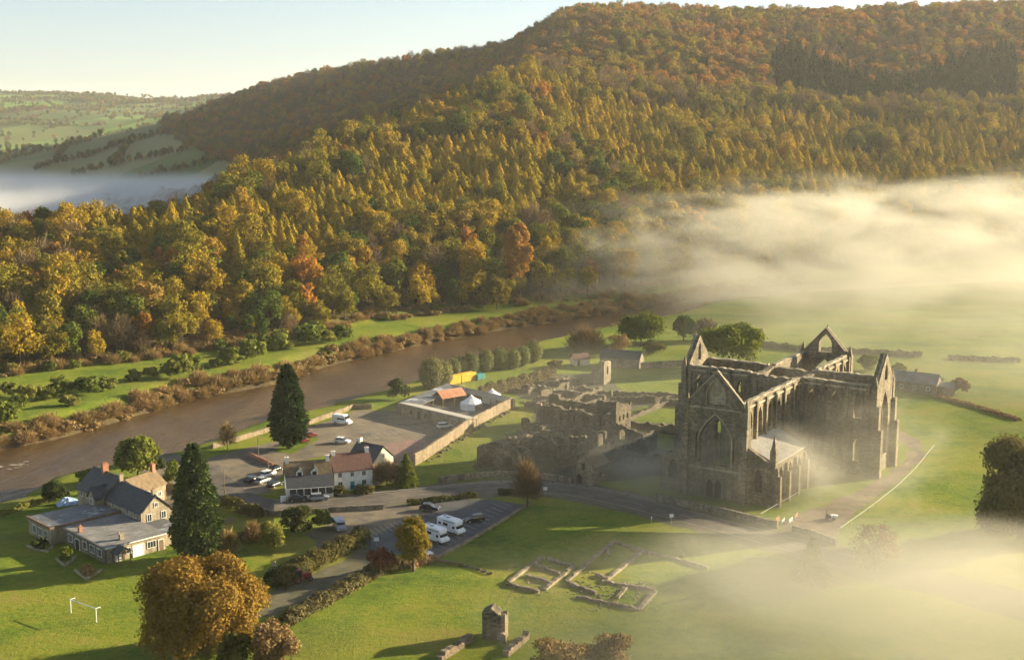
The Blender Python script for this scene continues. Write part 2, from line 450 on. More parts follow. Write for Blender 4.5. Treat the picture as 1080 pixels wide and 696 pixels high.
# hill profile for each bearing: (bearing pixel, [(distance, ground height) ...])
TH = 14.0
def _zr(py, D, th=TH): return CAMH + (128.4 - py) / FPX * D * 1.0 - th
HILL = [
 (-500, [(380, 0), (450, 2), (520, 6), (700, 0), (1050, 2), (1400, 10), (1700, 20), (2000, 20), (2700, 40), (4200, 150), (8000, 190)]),
 (-120, [(380, 0), (440, 5), (520, 16), (710, -4), (1150, 0), (1450, 14), (1700, 28), (2000, 18), (2600, 30), (4200, 172), (8000, 200)]),
 (0,    [(405, 0), (485, 10), (565, _zr(228, 565)), (720, -4), (1150, 2), (1450, 16), (1700, 40), (2000, 20), (2600, 30), (4200, 178), (8000, 200)]),
 (100,  [(424, 0), (500, 12), (580, _zr(213, 580)), (740, 0), (1150, 6), (1450, 30), (1750, 56), (2100, 30), (2700, 40), (4200, 180), (8000, 200)]),
 (200,  [(446, 0), (515, 14), (600, _zr(196, 600)), (770, 6), (1150, 20), (1450, 52), (1800, _zr(116, 1800)), (2200, 50), (2800, 60), (4200, 164), (8000, 190)]),
 (300,  [(473, 0), (560, 24), (690, _zr(162, 690)), (830, 30), (1120, 44), (1430, 82), (1750, _zr(82, 1750)), (2200, 130), (2800, 110), (4200, 150), (8000, 170)]),
 (400,  [(520, 0), (620, 34), (800, _zr(116, 800)), (930, 58), (1150, 72), (1420, 112), (1650, _zr(64, 1650)), (2100, 130), (2800, 120), (4200, 140), (8000, 160)]),
 (500,  [(553, 0), (660, 42), (880, _zr(82, 880)), (990, 90), (1180, 106), (1380, 134), (1560, _zr(50, 1560)), (2000, 140), (2800, 120), (4200, 140), (8000, 160)]),
 (535,  [(562, 0), (670, 43), (905, _zr(74, 905)), (1000, 100), (1160, 120), (1340, 150), (1480, _zr(45, 1480)), (1900, 170), (2800, 120), (4200, 140), (8000, 160)]),
 (560,  [(570, 0), (680, 45), (930, _zr(66, 930)), (1010, 110), (1150, 136), (1290, 166), (1400, _zr(34, 1400)), (1850, 205), (2800, 120), (4200, 140), (8000, 160)]),  # unseen ground behind the ridge raised in these rows to shade the second slope
 (592,  [(578, 0), (690, 43), (945, _zr(71, 945)), (1015, 111), (1140, 140), (1270, 174), (1370, _zr(11, 1370)), (1820, 222), (2800, 120), (4200, 140), (8000, 160)]),
 (640,  [(590, 0), (700, 42), (960, _zr(78, 960)), (1020, 112), (1130, 142), (1250, 174), (1350, _zr(9, 1350)), (1800, 226), (2800, 120), (4200, 140), (8000, 160)]),
 (760,  [(640, 0), (740, 38), (1000, _zr(88, 1000)), (1050, 106), (1150, 138), (1260, 170), (1350, _zr(13, 1350)), (1800, 226), (2800, 120), (4200, 140), (8000, 160)]),
 (900,  [(700, 0), (790, 34), (1030, _zr(96, 1030)), (1080, 102), (1170, 134), (1270, 168), (1350, _zr(11, 1350)), (1800, 226), (2800, 120), (4200, 140), (8000, 160)]),
 (1080, [(770, 0), (850, 34), (1080, _zr(92, 1080)), (1120, 108), (1200, 142), (1280, 174), (1350, _zr(4, 1350)), (1800, 226), (2800, 120), (4200, 140), (8000, 160)]),
 (1400, [(900, 0), (980, 30), (1160, 90), (1200, 102), (1260, 130), (1330, 160), (1400, 176), (1900, 160), (2800, 120), (4200, 140), (8000, 160)]),
 (2200, [(1100, 0), (1200, 20), (1350, 55), (1400, 62), (1460, 72), (1530, 86), (1600, 95), (1900, 100), (2800, 100), (4200, 120), (8000, 150)]),
]
_hs = np.array([(c[0] - 540) / FPX * 1.0136 for c in HILL])
_hD = np.array([[k[0] for k in c[1]] for c in HILL], float)
_hZ = np.array([[k[1] for k in c[1]] for c in HILL], float)
def _hill(X, Y):
    Ys = np.maximum(Y, 60.0)
    s = np.clip(X / Ys, _hs[0], _hs[-1])
    i = np.clip(np.searchsorted(_hs, s) - 1, 0, len(_hs) - 2)
    t = ((s - _hs[i]) / (_hs[i + 1] - _hs[i]))[..., None]
    D = _hD[i] * (1 - t) + _hD[i + 1] * t
    Z = _hZ[i] * (1 - t) + _hZ[i + 1] * t
    z = np.zeros(X.shape)
    K = D.shape[-1]
    for k in range(K - 1):
        u = np.clip((Ys - D[..., k]) / (D[..., k + 1] - D[..., k]), 0, 1)
        z = np.where(Ys >= D[..., k], Z[..., k] + (Z[..., k + 1] - Z[..., k]) * u, z)
    return z, D
def terr(X, Y, full=False):
    X, Y = np.asarray(X, float), np.asarray(Y, float)
    z, D = _hill(X, Y)
    rise = np.clip(z / 25.0, 0, 1)
    z = z + rise * (fbm(X, Y, 90, 3) - .5) * 12 + np.clip((Y - 2400) / 600, 0, 1) * (fbm(X, Y, 600, 9) - .5) * 70
    ins = _inside(X, Y, RIVER)
    d = _seg_dist(X, Y, RIVER)
    sd = np.where(ins, -d, d)
    bank = -5.0 + np.where(sd > 0, sd * 0.75, sd * 0.35) + (vnoise(X, Y, 5, 5) - .5) * .7
    z = np.minimum(z, np.maximum(bank, -8.0))
    if full: return z, sd, D
    return z
def T(x, y): return float(terr(np.array([x]), np.array([y]))[0])
def hit(px, py, d0=200.0, d1=7000.0):
    """first terrain point on the sight line of a pixel"""
    r = ray(px, py)
    t = np.geomspace(d0, d1, 1200) / r[1]
    P = np.array([0, 0, CAMH])[None] + t[:, None] * r[None]
    below = P[:, 2] < terr(P[:, 0], P[:, 1])
    if not below.any(): return None
    i = int(np.argmax(below))
    return Vector(P[i])

def _axis(lo, hi, step, far_lo, far_hi, grow=1.13, cap=120):
    a = list(np.arange(lo, hi + .1, step))
    s = step
    while a[-1] < far_hi: s = min(s * grow, cap); a.append(a[-1] + s)
    s = step
    while a[0] > far_lo: s = min(s * grow, cap); a.insert(0, a[0] - s)
    return np.array(a)
gx = _axis(-260, 320, 4.0, -5200, 4200)
gy = np.concatenate([_axis(150, 760, 4.0, -500, 760), ])
yy = [760.0]
s_ = 5.0
while yy[-1] < 8000: s_ = min(s_ * 1.04, 140); yy.append(yy[-1] + s_)
gy = np.concatenate([gy[:-1], np.array(yy)])
GX, GY = np.meshgrid(gx, gy)
GZ, SD, HD = terr(GX, GY, True)
nx, ny = len(gx), len(gy)
idx = np.arange(nx * ny).reshape(ny, nx)
faces = np.stack([idx[:-1, :-1], idx[:-1, 1:], idx[1:, 1:], idx[1:, :-1]], -1).reshape(-1, 4)
# what grows where: R forest floor, G river mud, B distant enclosed fields
zr = (np.clip((GY - HD[..., 0]) / 12, 0, 1) * np.clip((2600 - GY) / 200, 0, 1))
fieldmask = ((GX / np.maximum(GY, 60)) < (250 - 540) / FPX) & (GY > 1050) & (GY < 2300)
zr = np.where(fieldmask, 0, zr)
zg = np.clip(1 - (SD - 1.0) / 5.0, 0, 1)
zb = np.clip((GY - 2300) / 100, 0, 1)
zp = fieldmask * 1.0
ground_mat, nt, b = new_mat('grassland, woodland floor and river mud')
geo = nt.nodes.new('ShaderNodeNewGeometry').outputs['Position']
at = nt.nodes.new('ShaderNodeAttribute'); at.attribute_name = 'zone'
sp = nt.nodes.new('ShaderNodeSeparateColor'); nt.links.new(at.outputs['Color'], sp.inputs['Color'])
n1 = _noise(nt, geo, .035, 6, .7); n2 = _noise(nt, geo, .6, 5, .75); n3 = _noise(nt, _scaled(nt, geo, (.02, .09, 1)), 1.0, 4, .6, .6)
gr = _ramp(nt, [(.06, .10, .010), (.115, .158, .014), (.175, .19, .02), (.23, .185, .045)], [.40, .47, .54, .63])
gf = _math(nt, 'ADD', _math(nt, 'MULTIPLY', n1.outputs['Fac'], .5), _math(nt, 'ADD', _math(nt, 'MULTIPLY', n2.outputs['Fac'], .3), _math(nt, 'MULTIPLY', n3.outputs['Fac'], .2)))
nt.links.new(gf, gr.inputs['Fac'])
n5 = _noise(nt, geo, .022, 5, .72, .4); s5 = _ramp(nt, [(0, 0, 0), (1, 1, 1)], [.5, .66]); nt.links.new(n5.outputs['Fac'], s5.inputs['Fac'])
n6 = _noise(nt, geo, .06, 6, .8, .8); s6 = _ramp(nt, [(0, 0, 0), (1, 1, 1)], [.52, .64]); nt.links.new(n6.outputs['Fac'], s6.inputs['Fac'])
grass_c = _mix(nt, _math(nt, 'MULTIPLY', s5.outputs['Color'], .55), gr.outputs['Color'], (.19, .15, .04))
grass_c = _mix(nt, _math(nt, 'MULTIPLY', s6.outputs['Color'], .5), grass_c, (.06, .11, .012))
fr = _ramp(nt, [(.035, .028, .014), (.07, .05, .022), (.10, .065, .026)], [.35, .5, .65]); nt.links.new(n2.outputs['Fac'], fr.inputs['Fac'])
mr = _ramp(nt, [(.06, .043, .025), (.10, .072, .04), (.14, .105, .055)], [.35, .5, .65]); nt.links.new(n2.outputs['Fac'], mr.inputs['Fac'])
vo = nt.nodes.new('ShaderNodeTexVoronoi'); nt.links.new(_scaled(nt, geo, (.0075, .0036, 0)), vo.inputs['Vector']); vo.inputs['Scale'].default_value = 1
sv = nt.nodes.new('ShaderNodeSeparateColor'); nt.links.new(vo.outputs['Color'], sv.inputs['Color'])
fl = _ramp(nt, [(.07, .12, .02), (.14, .24, .03), (.15, .17, .05), (.07, .09, .03), (.18, .28, .05)]); nt.links.new(sv.outputs[0], fl.inputs['Fac'])
c = _mix(nt, sp.outputs[0], grass_c, fr.outputs['Color'])
c = _mix(nt, sp.outputs[2], c, fl.outputs['Color'])
pf = _ramp(nt, [(.12, .15, .045), (.22, .21, .09), (.27, .25, .11), (.17, .19, .06)]); nt.links.new(sv.outputs[1], pf.inputs['Fac'])
c = _mix(nt, _math(nt, 'SUBTRACT', 1.0, at.outputs['Alpha']), c, pf.outputs['Color'])
c = _mix(nt, sp.outputs[1], c, mr.outputs['Color'])
nt.links.new(c, b.inputs['Base Color'])
b.inputs['Roughness'].default_value = .95; b.inputs['Specular IOR Level'].default_value = .1
bp = nt.nodes.new('ShaderNodeBump'); bp.inputs['Distance'].default_value = .5
nb = _noise(nt, geo, .9, 5, .8)
nt.links.new(nb.outputs['Fac'], bp.inputs['Height']); nt.links.new(bp.outputs['Normal'], b.inputs['Normal'])
gm = np_mesh('ground', np.stack([GX, GY, GZ], -1).reshape(-1, 3), faces, ground_mat, smooth=True)
ca = gm.color_attributes.new('zone', 'FLOAT_COLOR', 'POINT')
ca.data.foreach_set('color', np.stack([zr, zg, zb, 1 - zp], -1).reshape(-1).astype(np.float32))
tag(link('ground', gm), kind='structure')

# river water
wm, nt, b = new_mat('muddy river water')
geo = nt.nodes.new('ShaderNodeNewGeometry').outputs['Position']
n1 = _noise(nt, _scaled(nt, geo, (.05, .02, 1)), 1, 4, .6, .8)
r = _ramp(nt, [(.055, .033, .013), (.08, .048, .018), (.11, .068, .028)], [.35, .5, .65])
nt.links.new(n1.outputs['Fac'], r.inputs['Fac']); nt.links.new(r.outputs['Color'], b.inputs['Base Color'])
b.inputs['Roughness'].default_value = .22; b.inputs['Specular IOR Level'].default_value = .3
mp = nt.nodes.new('ShaderNodeMapping'); mp.inputs['Rotation'].default_value = (0, 0, R(-52)); mp.inputs['Scale'].default_value = (.55, .22, 1)
nt.links.new(geo, mp.inputs['Vector'])
n2 = _noise(nt, mp.outputs[0], 1, 5, .7, 1.2)
bp = nt.nodes.new('ShaderNodeBump'); bp.inputs['Distance'].default_value = .45; bp.inputs['Strength'].default_value = .8
nt.links.new(n2.outputs['Fac'], bp.inputs['Height']); nt.links.new(bp.outputs['Normal'], b.inputs['Normal'])
def resample(pts, n):
    p = np.array([[q[0], q[1]] for q in pts]); d = np.r_[0, np.cumsum(np.hypot(*np.diff(p, axis=0).T))]
    t = np.linspace(0, d[-1], n)
    return np.stack([np.interp(t, d, p[:, 0]), np.interp(t, d, p[:, 1])], -1)
A, B = resample(near_bank, 70), resample(far_bank, 70)
dv = (B - A) / np.linalg.norm(B - A, axis=1)[:, None]
A, B = A - dv * 5, B + dv * 5
vs = np.r_[np.c_[A, np.full(70, RIVER_Z)], np.c_[B, np.full(70, RIVER_Z)]]
tag(link('river_water', np_mesh('river_water', vs, np.array([(i, i + 1, i + 71, i + 70) for i in range(69)]), wm)), kind='structure')
# a streak of foam over the shallows
mb = MB(); rng = random.Random(4)
foam0 = g(8, 491, RIVER_Z)
for i in range(12):
    p = g(rng.uniform(-8, 30), rng.gauss(491, 1.6), RIVER_Z + .03 + i * .002)
    n = 7; r0 = rng.uniform(.25, .9)
    mb.add([(p.x + r0 * 1.9 * math.cos(6.283 * k / n) * rng.uniform(.6, 1), p.y + r0 * math.sin(6.283 * k / n) * rng.uniform(.6, 1), p.z) for k in range(n)], [tuple(range(n))])
tag(mb.build('river_foam', M['foam'], fix=False), kind='structure')

# ------------------------------------------------------------------ flat sheets on the ground
def sheet(name, pts, mat, z=.02, world=False, jag=.25, seed=1, step=3.0):
    rng = random.Random(seed)
    P = [Vector(p[:2]) for p in pts] if world else [g(x, y).to_2d() for x, y in pts]
    out = []
    for i in range(len(P)):
        a, c = P[i], P[(i + 1) % len(P)]
        n = max(1, int((c - a).length / step))
        for k in range(n):
            q = a.lerp(c, k / n)
            out.append((q.x + rng.uniform(-jag, jag), q.y + rng.uniform(-jag, jag), 0))
    tr = tessellate_polygon([[Vector(v) for v in out]])
    mb = MB(); mb.add([(v[0], v[1], z) for v in out], [tuple(t) for t in tr])
    o = mb.build(name, mat)
    me = o.data
    if sum(p.normal.z for p in me.polygons) < 0: me.flip_normals()
    return tag(o, kind='structure')
def smooth_line(P, n=4):
    out = []
    P = [Vector(p[:2]) for p in P]
    for i in range(len(P) - 1):
        p0, p1, p2, p3 = P[max(i - 1, 0)], P[i], P[i + 1], P[min(i + 2, len(P) - 1)]
        for k in range(n):
            t = k / n
            out.append(.5 * ((2 * p1) + (p2 - p0) * t + (2 * p0 - 5 * p1 + 4 * p2 - p3) * t * t + (3 * p1 - p0 - 3 * p2 + p3) * t ** 3))
    out.append(P[-1])
    return out
def ribbon(name, P, w, mat, z, off=0.0, jag=0.0, seed=0, mb=None):
    rng = random.Random(seed)
    own = mb is None
    mb = mb or MB()
    L_, R_ = [], []
    for i, p in enumerate(P):
        d = (P[min(i + 1, len(P) - 1)] - P[max(i - 1, 0)]).normalized()
        n = Vector((-d.y, d.x))
        L_.append(p + n * (off + w / 2 + rng.uniform(-jag, jag))); R_.append(p + n * (off - w / 2 + rng.uniform(-jag, jag)))
    N = len(P)
    mb.add([(p.x, p.y, z) for p in L_] + [(p.x, p.y, z) for p in R_], [(i + N, i + 1 + N, i + 1, i) for i in range(N - 1)])
    return tag(mb.build(name, mat, fix=False), kind='structure') if own else mb
ROAD_PX = [(1180, 668), (1010, 620), (900, 594), (830, 573), (760, 554), (690, 536), (640, 524), (590, 516), (530, 514), (470, 519), (400, 526), (340, 532), (290, 533), (252, 525), (232, 511), (213, 497), (188, 487), (165, 481)]
ROAD = smooth_line([g(x, y) for x, y in ROAD_PX], 5)
UPPER_PARK = [(208, 497), (222, 482), (262, 472), (300, 463), (330, 449), (378, 432), (420, 434), (492, 451), (442, 487), (418, 491), (396, 484), (345, 480), (318, 486), (300, 500), (282, 520), (262, 522), (236, 512)]
sheet('car_park', UPPER_PARK, M['carpark'], .02, seed=2)
sheet('red_paving', [(393, 471), (436, 463), (458, 466), (449, 480), (420, 486)], M['red_paving'], .032, seed=3, jag=.1)
LOWER_PARK = [(350, 555), (344, 543), (405, 537), (470, 526), (515, 526), (553, 532), (483, 577), (452, 591), (425, 584), (395, 582), (378, 568)]
sheet('parking_ground', LOWER_PARK, M['parking'], .024, seed=4)
sheet('gravel_apron', [(345, 553), (344, 541), (405, 535), (452, 529), (455, 540), (420, 552), (395, 566), (375, 572)], M['carpark'], .034, seed=5)
sheet('farm_lane', [(395, 576), (432, 590), (385, 612), (330, 630), (290, 648), (268, 652), (282, 628), (330, 605), (360, 592), (376, 578)], M['gravel'], .016, seed=6, jag=.8)
sheet('garden_path', [(345, 553), (378, 570), (352, 583), (318, 598), (296, 606), (292, 603), (325, 588), (335, 570), (318, 564)], M['gravel'], .012, seed=16, jag=.5)
sheet('dirt_track', [(817, 560), (838, 545), (860, 535), (905, 518), (938, 498), (958, 482), (958, 470), (945, 460), (950, 455), (972, 466), (976, 480), (955, 502), (915, 530), (890, 552), (884, 566), (850, 560)], M['dirt'], .02, seed=7, jag=.8, step=2)
sheet('bare_earth', [(742, 535), (770, 534), (790, 541), (775, 546), (750, 542)], M['dirt'], .016, seed=8, jag=.6)
sheet('hotel_yard', [(150, 497), (170, 484), (215, 492), (226, 512), (205, 530), (180, 545), (183, 555), (170, 545), (160, 520)], M['carpark'], .014, seed=9, jag=.4)
sheet('grass_verge', [(287, 476), (300, 467), (328, 460), (336, 463), (308, 479)], ground_mat, .05, seed=10)
ribbon('road_verge', ROAD[2:56], 13.5, M['gravel'], .010, jag=.7, seed=3)
ribbon('road', ROAD, 7.6, M['asphalt'], .042)
mb = MB()
ribbon('', ROAD[10:62], .14, None, .048, off=3.45, mb=mb); ribbon('', ROAD[10:62], .14, None, .0485, off=-3.45, mb=mb)
for i in range(12, 60, 2): ribbon('', ROAD[i:i + 2], .12, None, .049, mb=mb)
tag(mb.build('road_markings', M['marking'], fix=False), kind='structure')
# kerbed footway on the abbey side of the road (a real step)
mb = MB()
fp = ROAD[26:52]
for i in range(len(fp) - 1):
    a, c = fp[i], fp[i + 1]
    d = (c - a).normalized(); n = Vector((d.y, -d.x))
    q = [a + n * 4.0, c + n * 4.0, c + n * 5.4, a + n * 5.4]
    mb.prism([(v.x, v.y) for v in q], -.05, .12)
tag(mb.build('footway', M['pavement']), kind='structure')
sheet('ruin_ground', [(500, 500), (512, 470), (560, 448), (566, 425), (530, 412), (575, 396), (640, 392), (655, 412), (700, 420), (722, 432), (715, 450), (668, 452), (660, 470), (705, 475), (716, 500), (650, 508), (600, 509)], M['ruin_floor'], .012, seed=12, jag=1.2)
sheet('cloister_lawn', [(662, 446), (655, 436), (690, 426), (719, 431), (718, 446)], ground_mat, .022, seed=13, jag=.5)
# parking bays
mb = MB()
def bays(p0, p1, dirv, n, length, z):
    a, c = g(*p0).to_2d(), g(*p1).to_2d()
    dv_ = (g(*dirv[1]) - g(*dirv[0])).to_2d().normalized()
    for i in range(n + 1):
        q = a.lerp(c, i / n)
        ribbon('', [q, q + dv_ * length], .12, None, z, mb=mb)
bays((352, 466), (435, 449), ((352, 466), (372, 477)), 13, 4.6, .027)
bays((440, 470), (470, 451), ((440, 470), (425, 466)), 8, 4.6, .041)
bays((385, 560), (430, 545), ((385, 560), (398, 571)), 9, 4.8, .041)
bays((470, 578), (540, 534), ((470, 578), (456, 572)), 14, 4.8, .031)
tag(mb.build('parking_markings', M['marking'], fix=False), kind='structure')
# ------------------------------------------------------------------ leaves, crowns, trunks
M['larch'] = foliage('larch needles', [(.10, .112, .018), (.21, .172, .018), (.31, .22, .018), (.39, .25, .02), (.45, .235, .022)], .5, .4, .12, regional=.008)
M['gold'] = foliage('turning broadleaf', [(.06, .08, .016), (.13, .13, .02), (.22, .178, .022), (.33, .225, .024), (.38, .205, .024)], .6, .35, regional=.012)
M['green'] = foliage('green broadleaf', [(.045, .075, .014), (.08, .11, .018), (.14, .145, .024)], .6, .35)
M['beech'] = foliage('russet beech', [(.13, .12, .03), (.24, .12, .026), (.34, .15, .028), (.22, .17, .045), (.38, .16, .026), (.16, .13, .04)], .7, .3, regional=.008)
M['twig'] = foliage('thin brown twigs', [(.10, .075, .045), (.14, .10, .055), (.18, .12, .06), (.16, .085, .045)], .6, .4, .15, regional=.02)
M['evergreen'] = foliage('dark evergreen', [(.032, .055, .016), (.05, .078, .022), (.078, .10, .03)], .5, .5, .1)
M['oak_gold'] = foliage('autumn oak leaves', [(.06, .07, .017), (.105, .09, .02), (.17, .115, .023), (.24, .14, .028), (.27, .16, .04)], .3, .16, .2)
M['willow'] = foliage('grey green willow', [(.11, .125, .055), (.15, .16, .065), (.19, .18, .075)], .4, .5, .2)
M['hedge'] = foliage('hedge leaves', [(.03, .042, .014), (.05, .062, .018), (.085, .08, .026), (.12, .095, .035)], .4, .35, .2)
M['scrub'] = foliage('russet reed and scrub', [(.16, .115, .05), (.24, .165, .065), (.30, .20, .08), (.23, .13, .06)], .5, .25, .2, regional=.03)
M['yellow_leaf'] = foliage('yellow leaves', [(.14, .12, .018), (.24, .17, .02), (.32, .19, .025)], .4, .4, .35)
M['red_leaf'] = foliage('red bush leaves', [(.13, .045, .03), (.20, .075, .04), (.17, .10, .05)], .4, .4, .3)
M['dull'] = foliage('dull olive brown leaves', [(.14, .12, .04), (.20, .155, .05), (.26, .19, .065)], .45, .3, .25)
M['fir'] = foliage('dark fir', [(.012, .022, .010), (.02, .032, .012), (.03, .042, .016)], .5, .5, .08)
M['ivy'] = foliage('ivy and dry stems', [(.05, .06, .02), (.09, .085, .03), (.15, .12, .055)], .35, .4, .2)
M['brown_leaf'] = foliage('dry brown leaves', [(.12, .075, .04), (.17, .105, .05), (.22, .14, .06)], .35, .3, .2)
M['bush_green'] = foliage('light bush green', [(.085, .11, .02), (.14, .16, .026), (.20, .185, .04)], .4, .4, .3)

def leaf_quads(C, Nrm, S, rs, aspect=.55, fold=.18):
    n = len(C)
    Nrm = Nrm / (np.linalg.norm(Nrm, axis=1)[:, None] + 1e-9)
    a = rs.normal(size=(n, 3))
    u = np.cross(Nrm, a); u /= np.linalg.norm(u, axis=1)[:, None] + 1e-9
    w = np.cross(Nrm, u)
    s = S[:, None]
    V = np.stack([C + u * s, C + w * s * aspect + Nrm * s * fold, C - u * s, C - w * s * aspect + Nrm * s * fold], 1)
    return V.reshape(-1, 3), np.arange(4 * n).reshape(n, 4)
def dir_quads(P0, P1, wid, rs):
    """slim blades from P0 to P1 (twigs, sprays)"""
    n = len(P0)
    d = P1 - P0
    a = rs.normal(size=(n, 3))
    u = np.cross(d, a); u /= np.linalg.norm(u, axis=1)[:, None] + 1e-9
    mid = (P0 + P1) / 2
    w = np.asarray(wid)[:, None]
    V = np.stack([P0, mid + u * w, P1, mid - u * w], 1)
    return V.reshape(-1, 3), np.arange(4 * n).reshape(n, 4)
def merge(parts):
    vs, fs, o = [], [], 0
    for v, f in parts:
        vs.append(v); fs.append(f + o); o += len(v)
    return np.concatenate(vs), np.concatenate(fs)
def crown_broad(R_, H, z0, n, leaf, seed, lobes=14, lean=.0, top=1.0):
    """billowing crown: uneven lobes of leaf sprays with gaps between"""
    rs = np.random.RandomState(seed)
    cz = z0 + (H - z0) * .5
    hz = (H - z0) / 2
    Cn, Rn = [], []
    for i in range(lobes):
        # lobes spread evenly over the crown, a few pushed outward
        th = i * 2.39996 + rs.uniform(-.5, .5)
        u = rs.uniform(-.75, .95)
        k = math.sqrt(max(0, 1 - u * u)) * (rs.uniform(.5, .82) if lobes < 19 else rs.uniform(.58, .84))
        Cn.append((R_ * k * math.cos(th), R_ * k * math.sin(th), cz + hz * u * .72)); Rn.append(R_ * (rs.uniform(.30, .48) if lobes < 19 else rs.uniform(.24, .38)))
    Cn.append((0, 0, cz)); Rn.append(R_ * (.62 if lobes < 19 else .74))
    Cn, Rn = np.array(Cn), np.array(Rn)
    pr = Rn ** 2 / (Rn ** 2).sum()
    li = rs.choice(len(Cn), n, p=pr)
    d = rs.normal(size=(n, 3)); d /= np.linalg.norm(d, axis=1)[:, None]
    d[:, 2] = np.where(d[:, 2] < -.6, -d[:, 2] * .6, d[:, 2])
    rr = Rn[li] * (1 - .42 * rs.rand(n) ** 2) * (1 + .12 * rs.normal(size=n))
    P = Cn[li] + d * rr[:, None] * np.array([1, 1, hz / R_ * .85 if hz < R_ * 1.3 else 1.1])
    nr = d + rs.normal(size=(n, 3)) * .45
    return leaf_quads(P, nr, leaf * rs.uniform(.6, 1.35, n), rs, .62)
def crown_cone(R_, H, z0, n, leaf, seed, droop=.35, power=.85, tiers=16, blade=.26):
    """tiered conical crown of drooping sprays"""
    rs = np.random.RandomState(seed)
    t = rs.rand(n) ** 1.25
    t = (np.floor(t * tiers) + rs.rand(n) ** 1.4 * .8) / tiers
    z = z0 + (H - z0) * t
    prof = R_ * (1 - t) ** power * (0.92 + .2 * np.sin(t * 40 + seed)) + .12
    th = rs.rand(n) * 6.283
    prof = prof * (1 + .22 * np.sin(th * 5 + np.floor(t * tiers) * 2.1) + .1 * rs.normal(size=n))
    k = 1 - .55 * rs.rand(n) ** 1.6
    r0 = prof * k * .55; r1 = prof * k
    dz = -droop * (r1 - r0) + rs.normal(size=n) * .12
    P0 = np.stack([r0 * np.cos(th), r0 * np.sin(th), z], 1)
    P1 = np.stack([r1 * np.cos(th + rs.normal(size=n) * .12), r1 * np.sin(th + rs.normal(size=n) * .12), z + dz], 1)
    L = np.linalg.norm(P1 - P0, axis=1)
    return dir_quads(P0, P1 + (P1 - P0) / (L[:, None] + .01) * leaf * .6, np.maximum(L * blade, leaf * .35), rs)
def crown_larch(R_, H, z0, n, leaf, seed):
    """soft pointed crown: tiers of short sprays facing outward, gaps between the tiers"""
    rs = np.random.RandomState(seed)
    tiers = 9
    t = rs.rand(n) ** 1.35
    ft = np.floor(t * tiers); u = rs.rand(n)
    t = (ft + u * .85) / tiers
    th = rs.rand(n) * 6.283
    prof = R_ * (1 - t ** 1.55) ** .95 * (1.06 - .3 * u) * (1 + .2 * np.sin(th * 4 + ft * 1.9 + seed) + .09 * rs.normal(size=n)) + .1
    k = 1 - .3 * rs.rand(n) ** 2
    P = np.stack([prof * k * np.cos(th), prof * k * np.sin(th), z0 + (H - z0) * t + rs.normal(size=n) * .15], 1)
    nr = np.stack([np.cos(th), np.sin(th), np.full(n, .55)], 1) + rs.normal(size=(n, 3)) * .35
    return leaf_quads(P, nr, leaf * (1.1 - .5 * t) * rs.uniform(.6, 1.4, n), rs, .6)
def crown_twigs(R_, H, z0, n, seed, wid=.06, up=1.0, ln=1.6):
    """airy crown of bare branches and last leaves"""
    rs = np.random.RandomState(seed)
    d = rs.normal(size=(n, 3)); d[:, 2] = np.abs(d[:, 2]) * up; d /= np.linalg.norm(d, axis=1)[:, None]
    rad = rs.rand(n) ** .5
    hz = H - z0
    P0 = np.stack([d[:, 0] * R_ * rad, d[:, 1] * R_ * rad, z0 + hz * (.12 + .8 * d[:, 2] * rad)], 1)
    q = d + rs.normal(size=(n, 3)) * .45; q[:, 2] += .35 * up
    P1 = P0 + q * ln * rs.uniform(.5, 1.2, n)[:, None]
    return dir_quads(P0, P1, wid * rs.uniform(.6, 1.6, n), rs)
def crown_column(R_, H, z0, n, leaf, seed):
    """full flame-shaped evergreen of hanging sprays, ragged outline"""
    rs = np.random.RandomState(seed)
    t = rs.rand(n)
    prof = R_ * np.clip((t * 7) ** .5, 0, 1) * (1 - t ** 2.1) ** .8
    th = rs.rand(n) * 6.283
    prof = prof * (1 + .13 * np.sin(th * 4 + t * 23) + .10 * np.sin(th * 7 - t * 41) + .08 * rs.normal(size=n))
    k = 1 - .4 * rs.rand(n) ** 2
    z = z0 + (H - z0) * t
    P = np.stack([prof * k * np.cos(th), prof * k * np.sin(th), z], 1)
    d = np.stack([np.cos(th) * .8, np.sin(th) * .8, rs.uniform(-.9, .5, n)], 1) + rs.normal(size=(n, 3)) * .3
    P1 = P + d * leaf * rs.uniform(.7, 1.5, n)[:, None]
    return dir_quads(P, P1, leaf * .34 * rs.uniform(.7, 1.3, n), rs)
def trunk_mb(H, r, seed, limbs=6, spread=.5, z0=.35, top=.8, sink=.6):
    rng = random.Random(seed)
    mb = MB()
    p, rr = Vector((0, 0, -sink)), r * 1.25
    n = 5
    pts = [p]
    for i in range(1, n + 1):
        q = Vector((rng.uniform(-.04, .04) * H * i / n, rng.uniform(-.04, .04) * H * i / n, H * top * i / n))
        r1 = r * (1 - .8 * i / n) + .02
        mb.tube(p, q, rr, r1, 6); p, rr = q, r1
        pts.append(q)
    for i in range(limbs):
        t = z0 + (top - z0) * i / max(1, limbs - 1) * .9
        k = min(n - 1, int(t / top * n))
        a = pts[k].lerp(pts[k + 1], .5)
        th = i * 2.4 + rng.uniform(-.4, .4)
        L = spread * H * (1.1 - t) * rng.uniform(.7, 1.1)
        m_ = a + Vector((math.cos(th) * L * .5, math.sin(th) * L * .5, L * .28))
        e = a + Vector((math.cos(th) * L, math.sin(th) * L, L * .75))
        mb.tube(a, m_, r * .38, r * .24, 5); mb.tube(m_, e, r * .24, r * .07, 5)
    return mb
def tree(name, label, cat, loc, rz, crown, cmat, trunk, tmat=None, group=None):
    t = thing(name, label, cat, loc, rz, group)
    link('crown', np_mesh('crown', crown[0], crown[1], cmat), t)
    trunk.build('trunk', tmat or M['bark'], t, smooth=True)
    return t

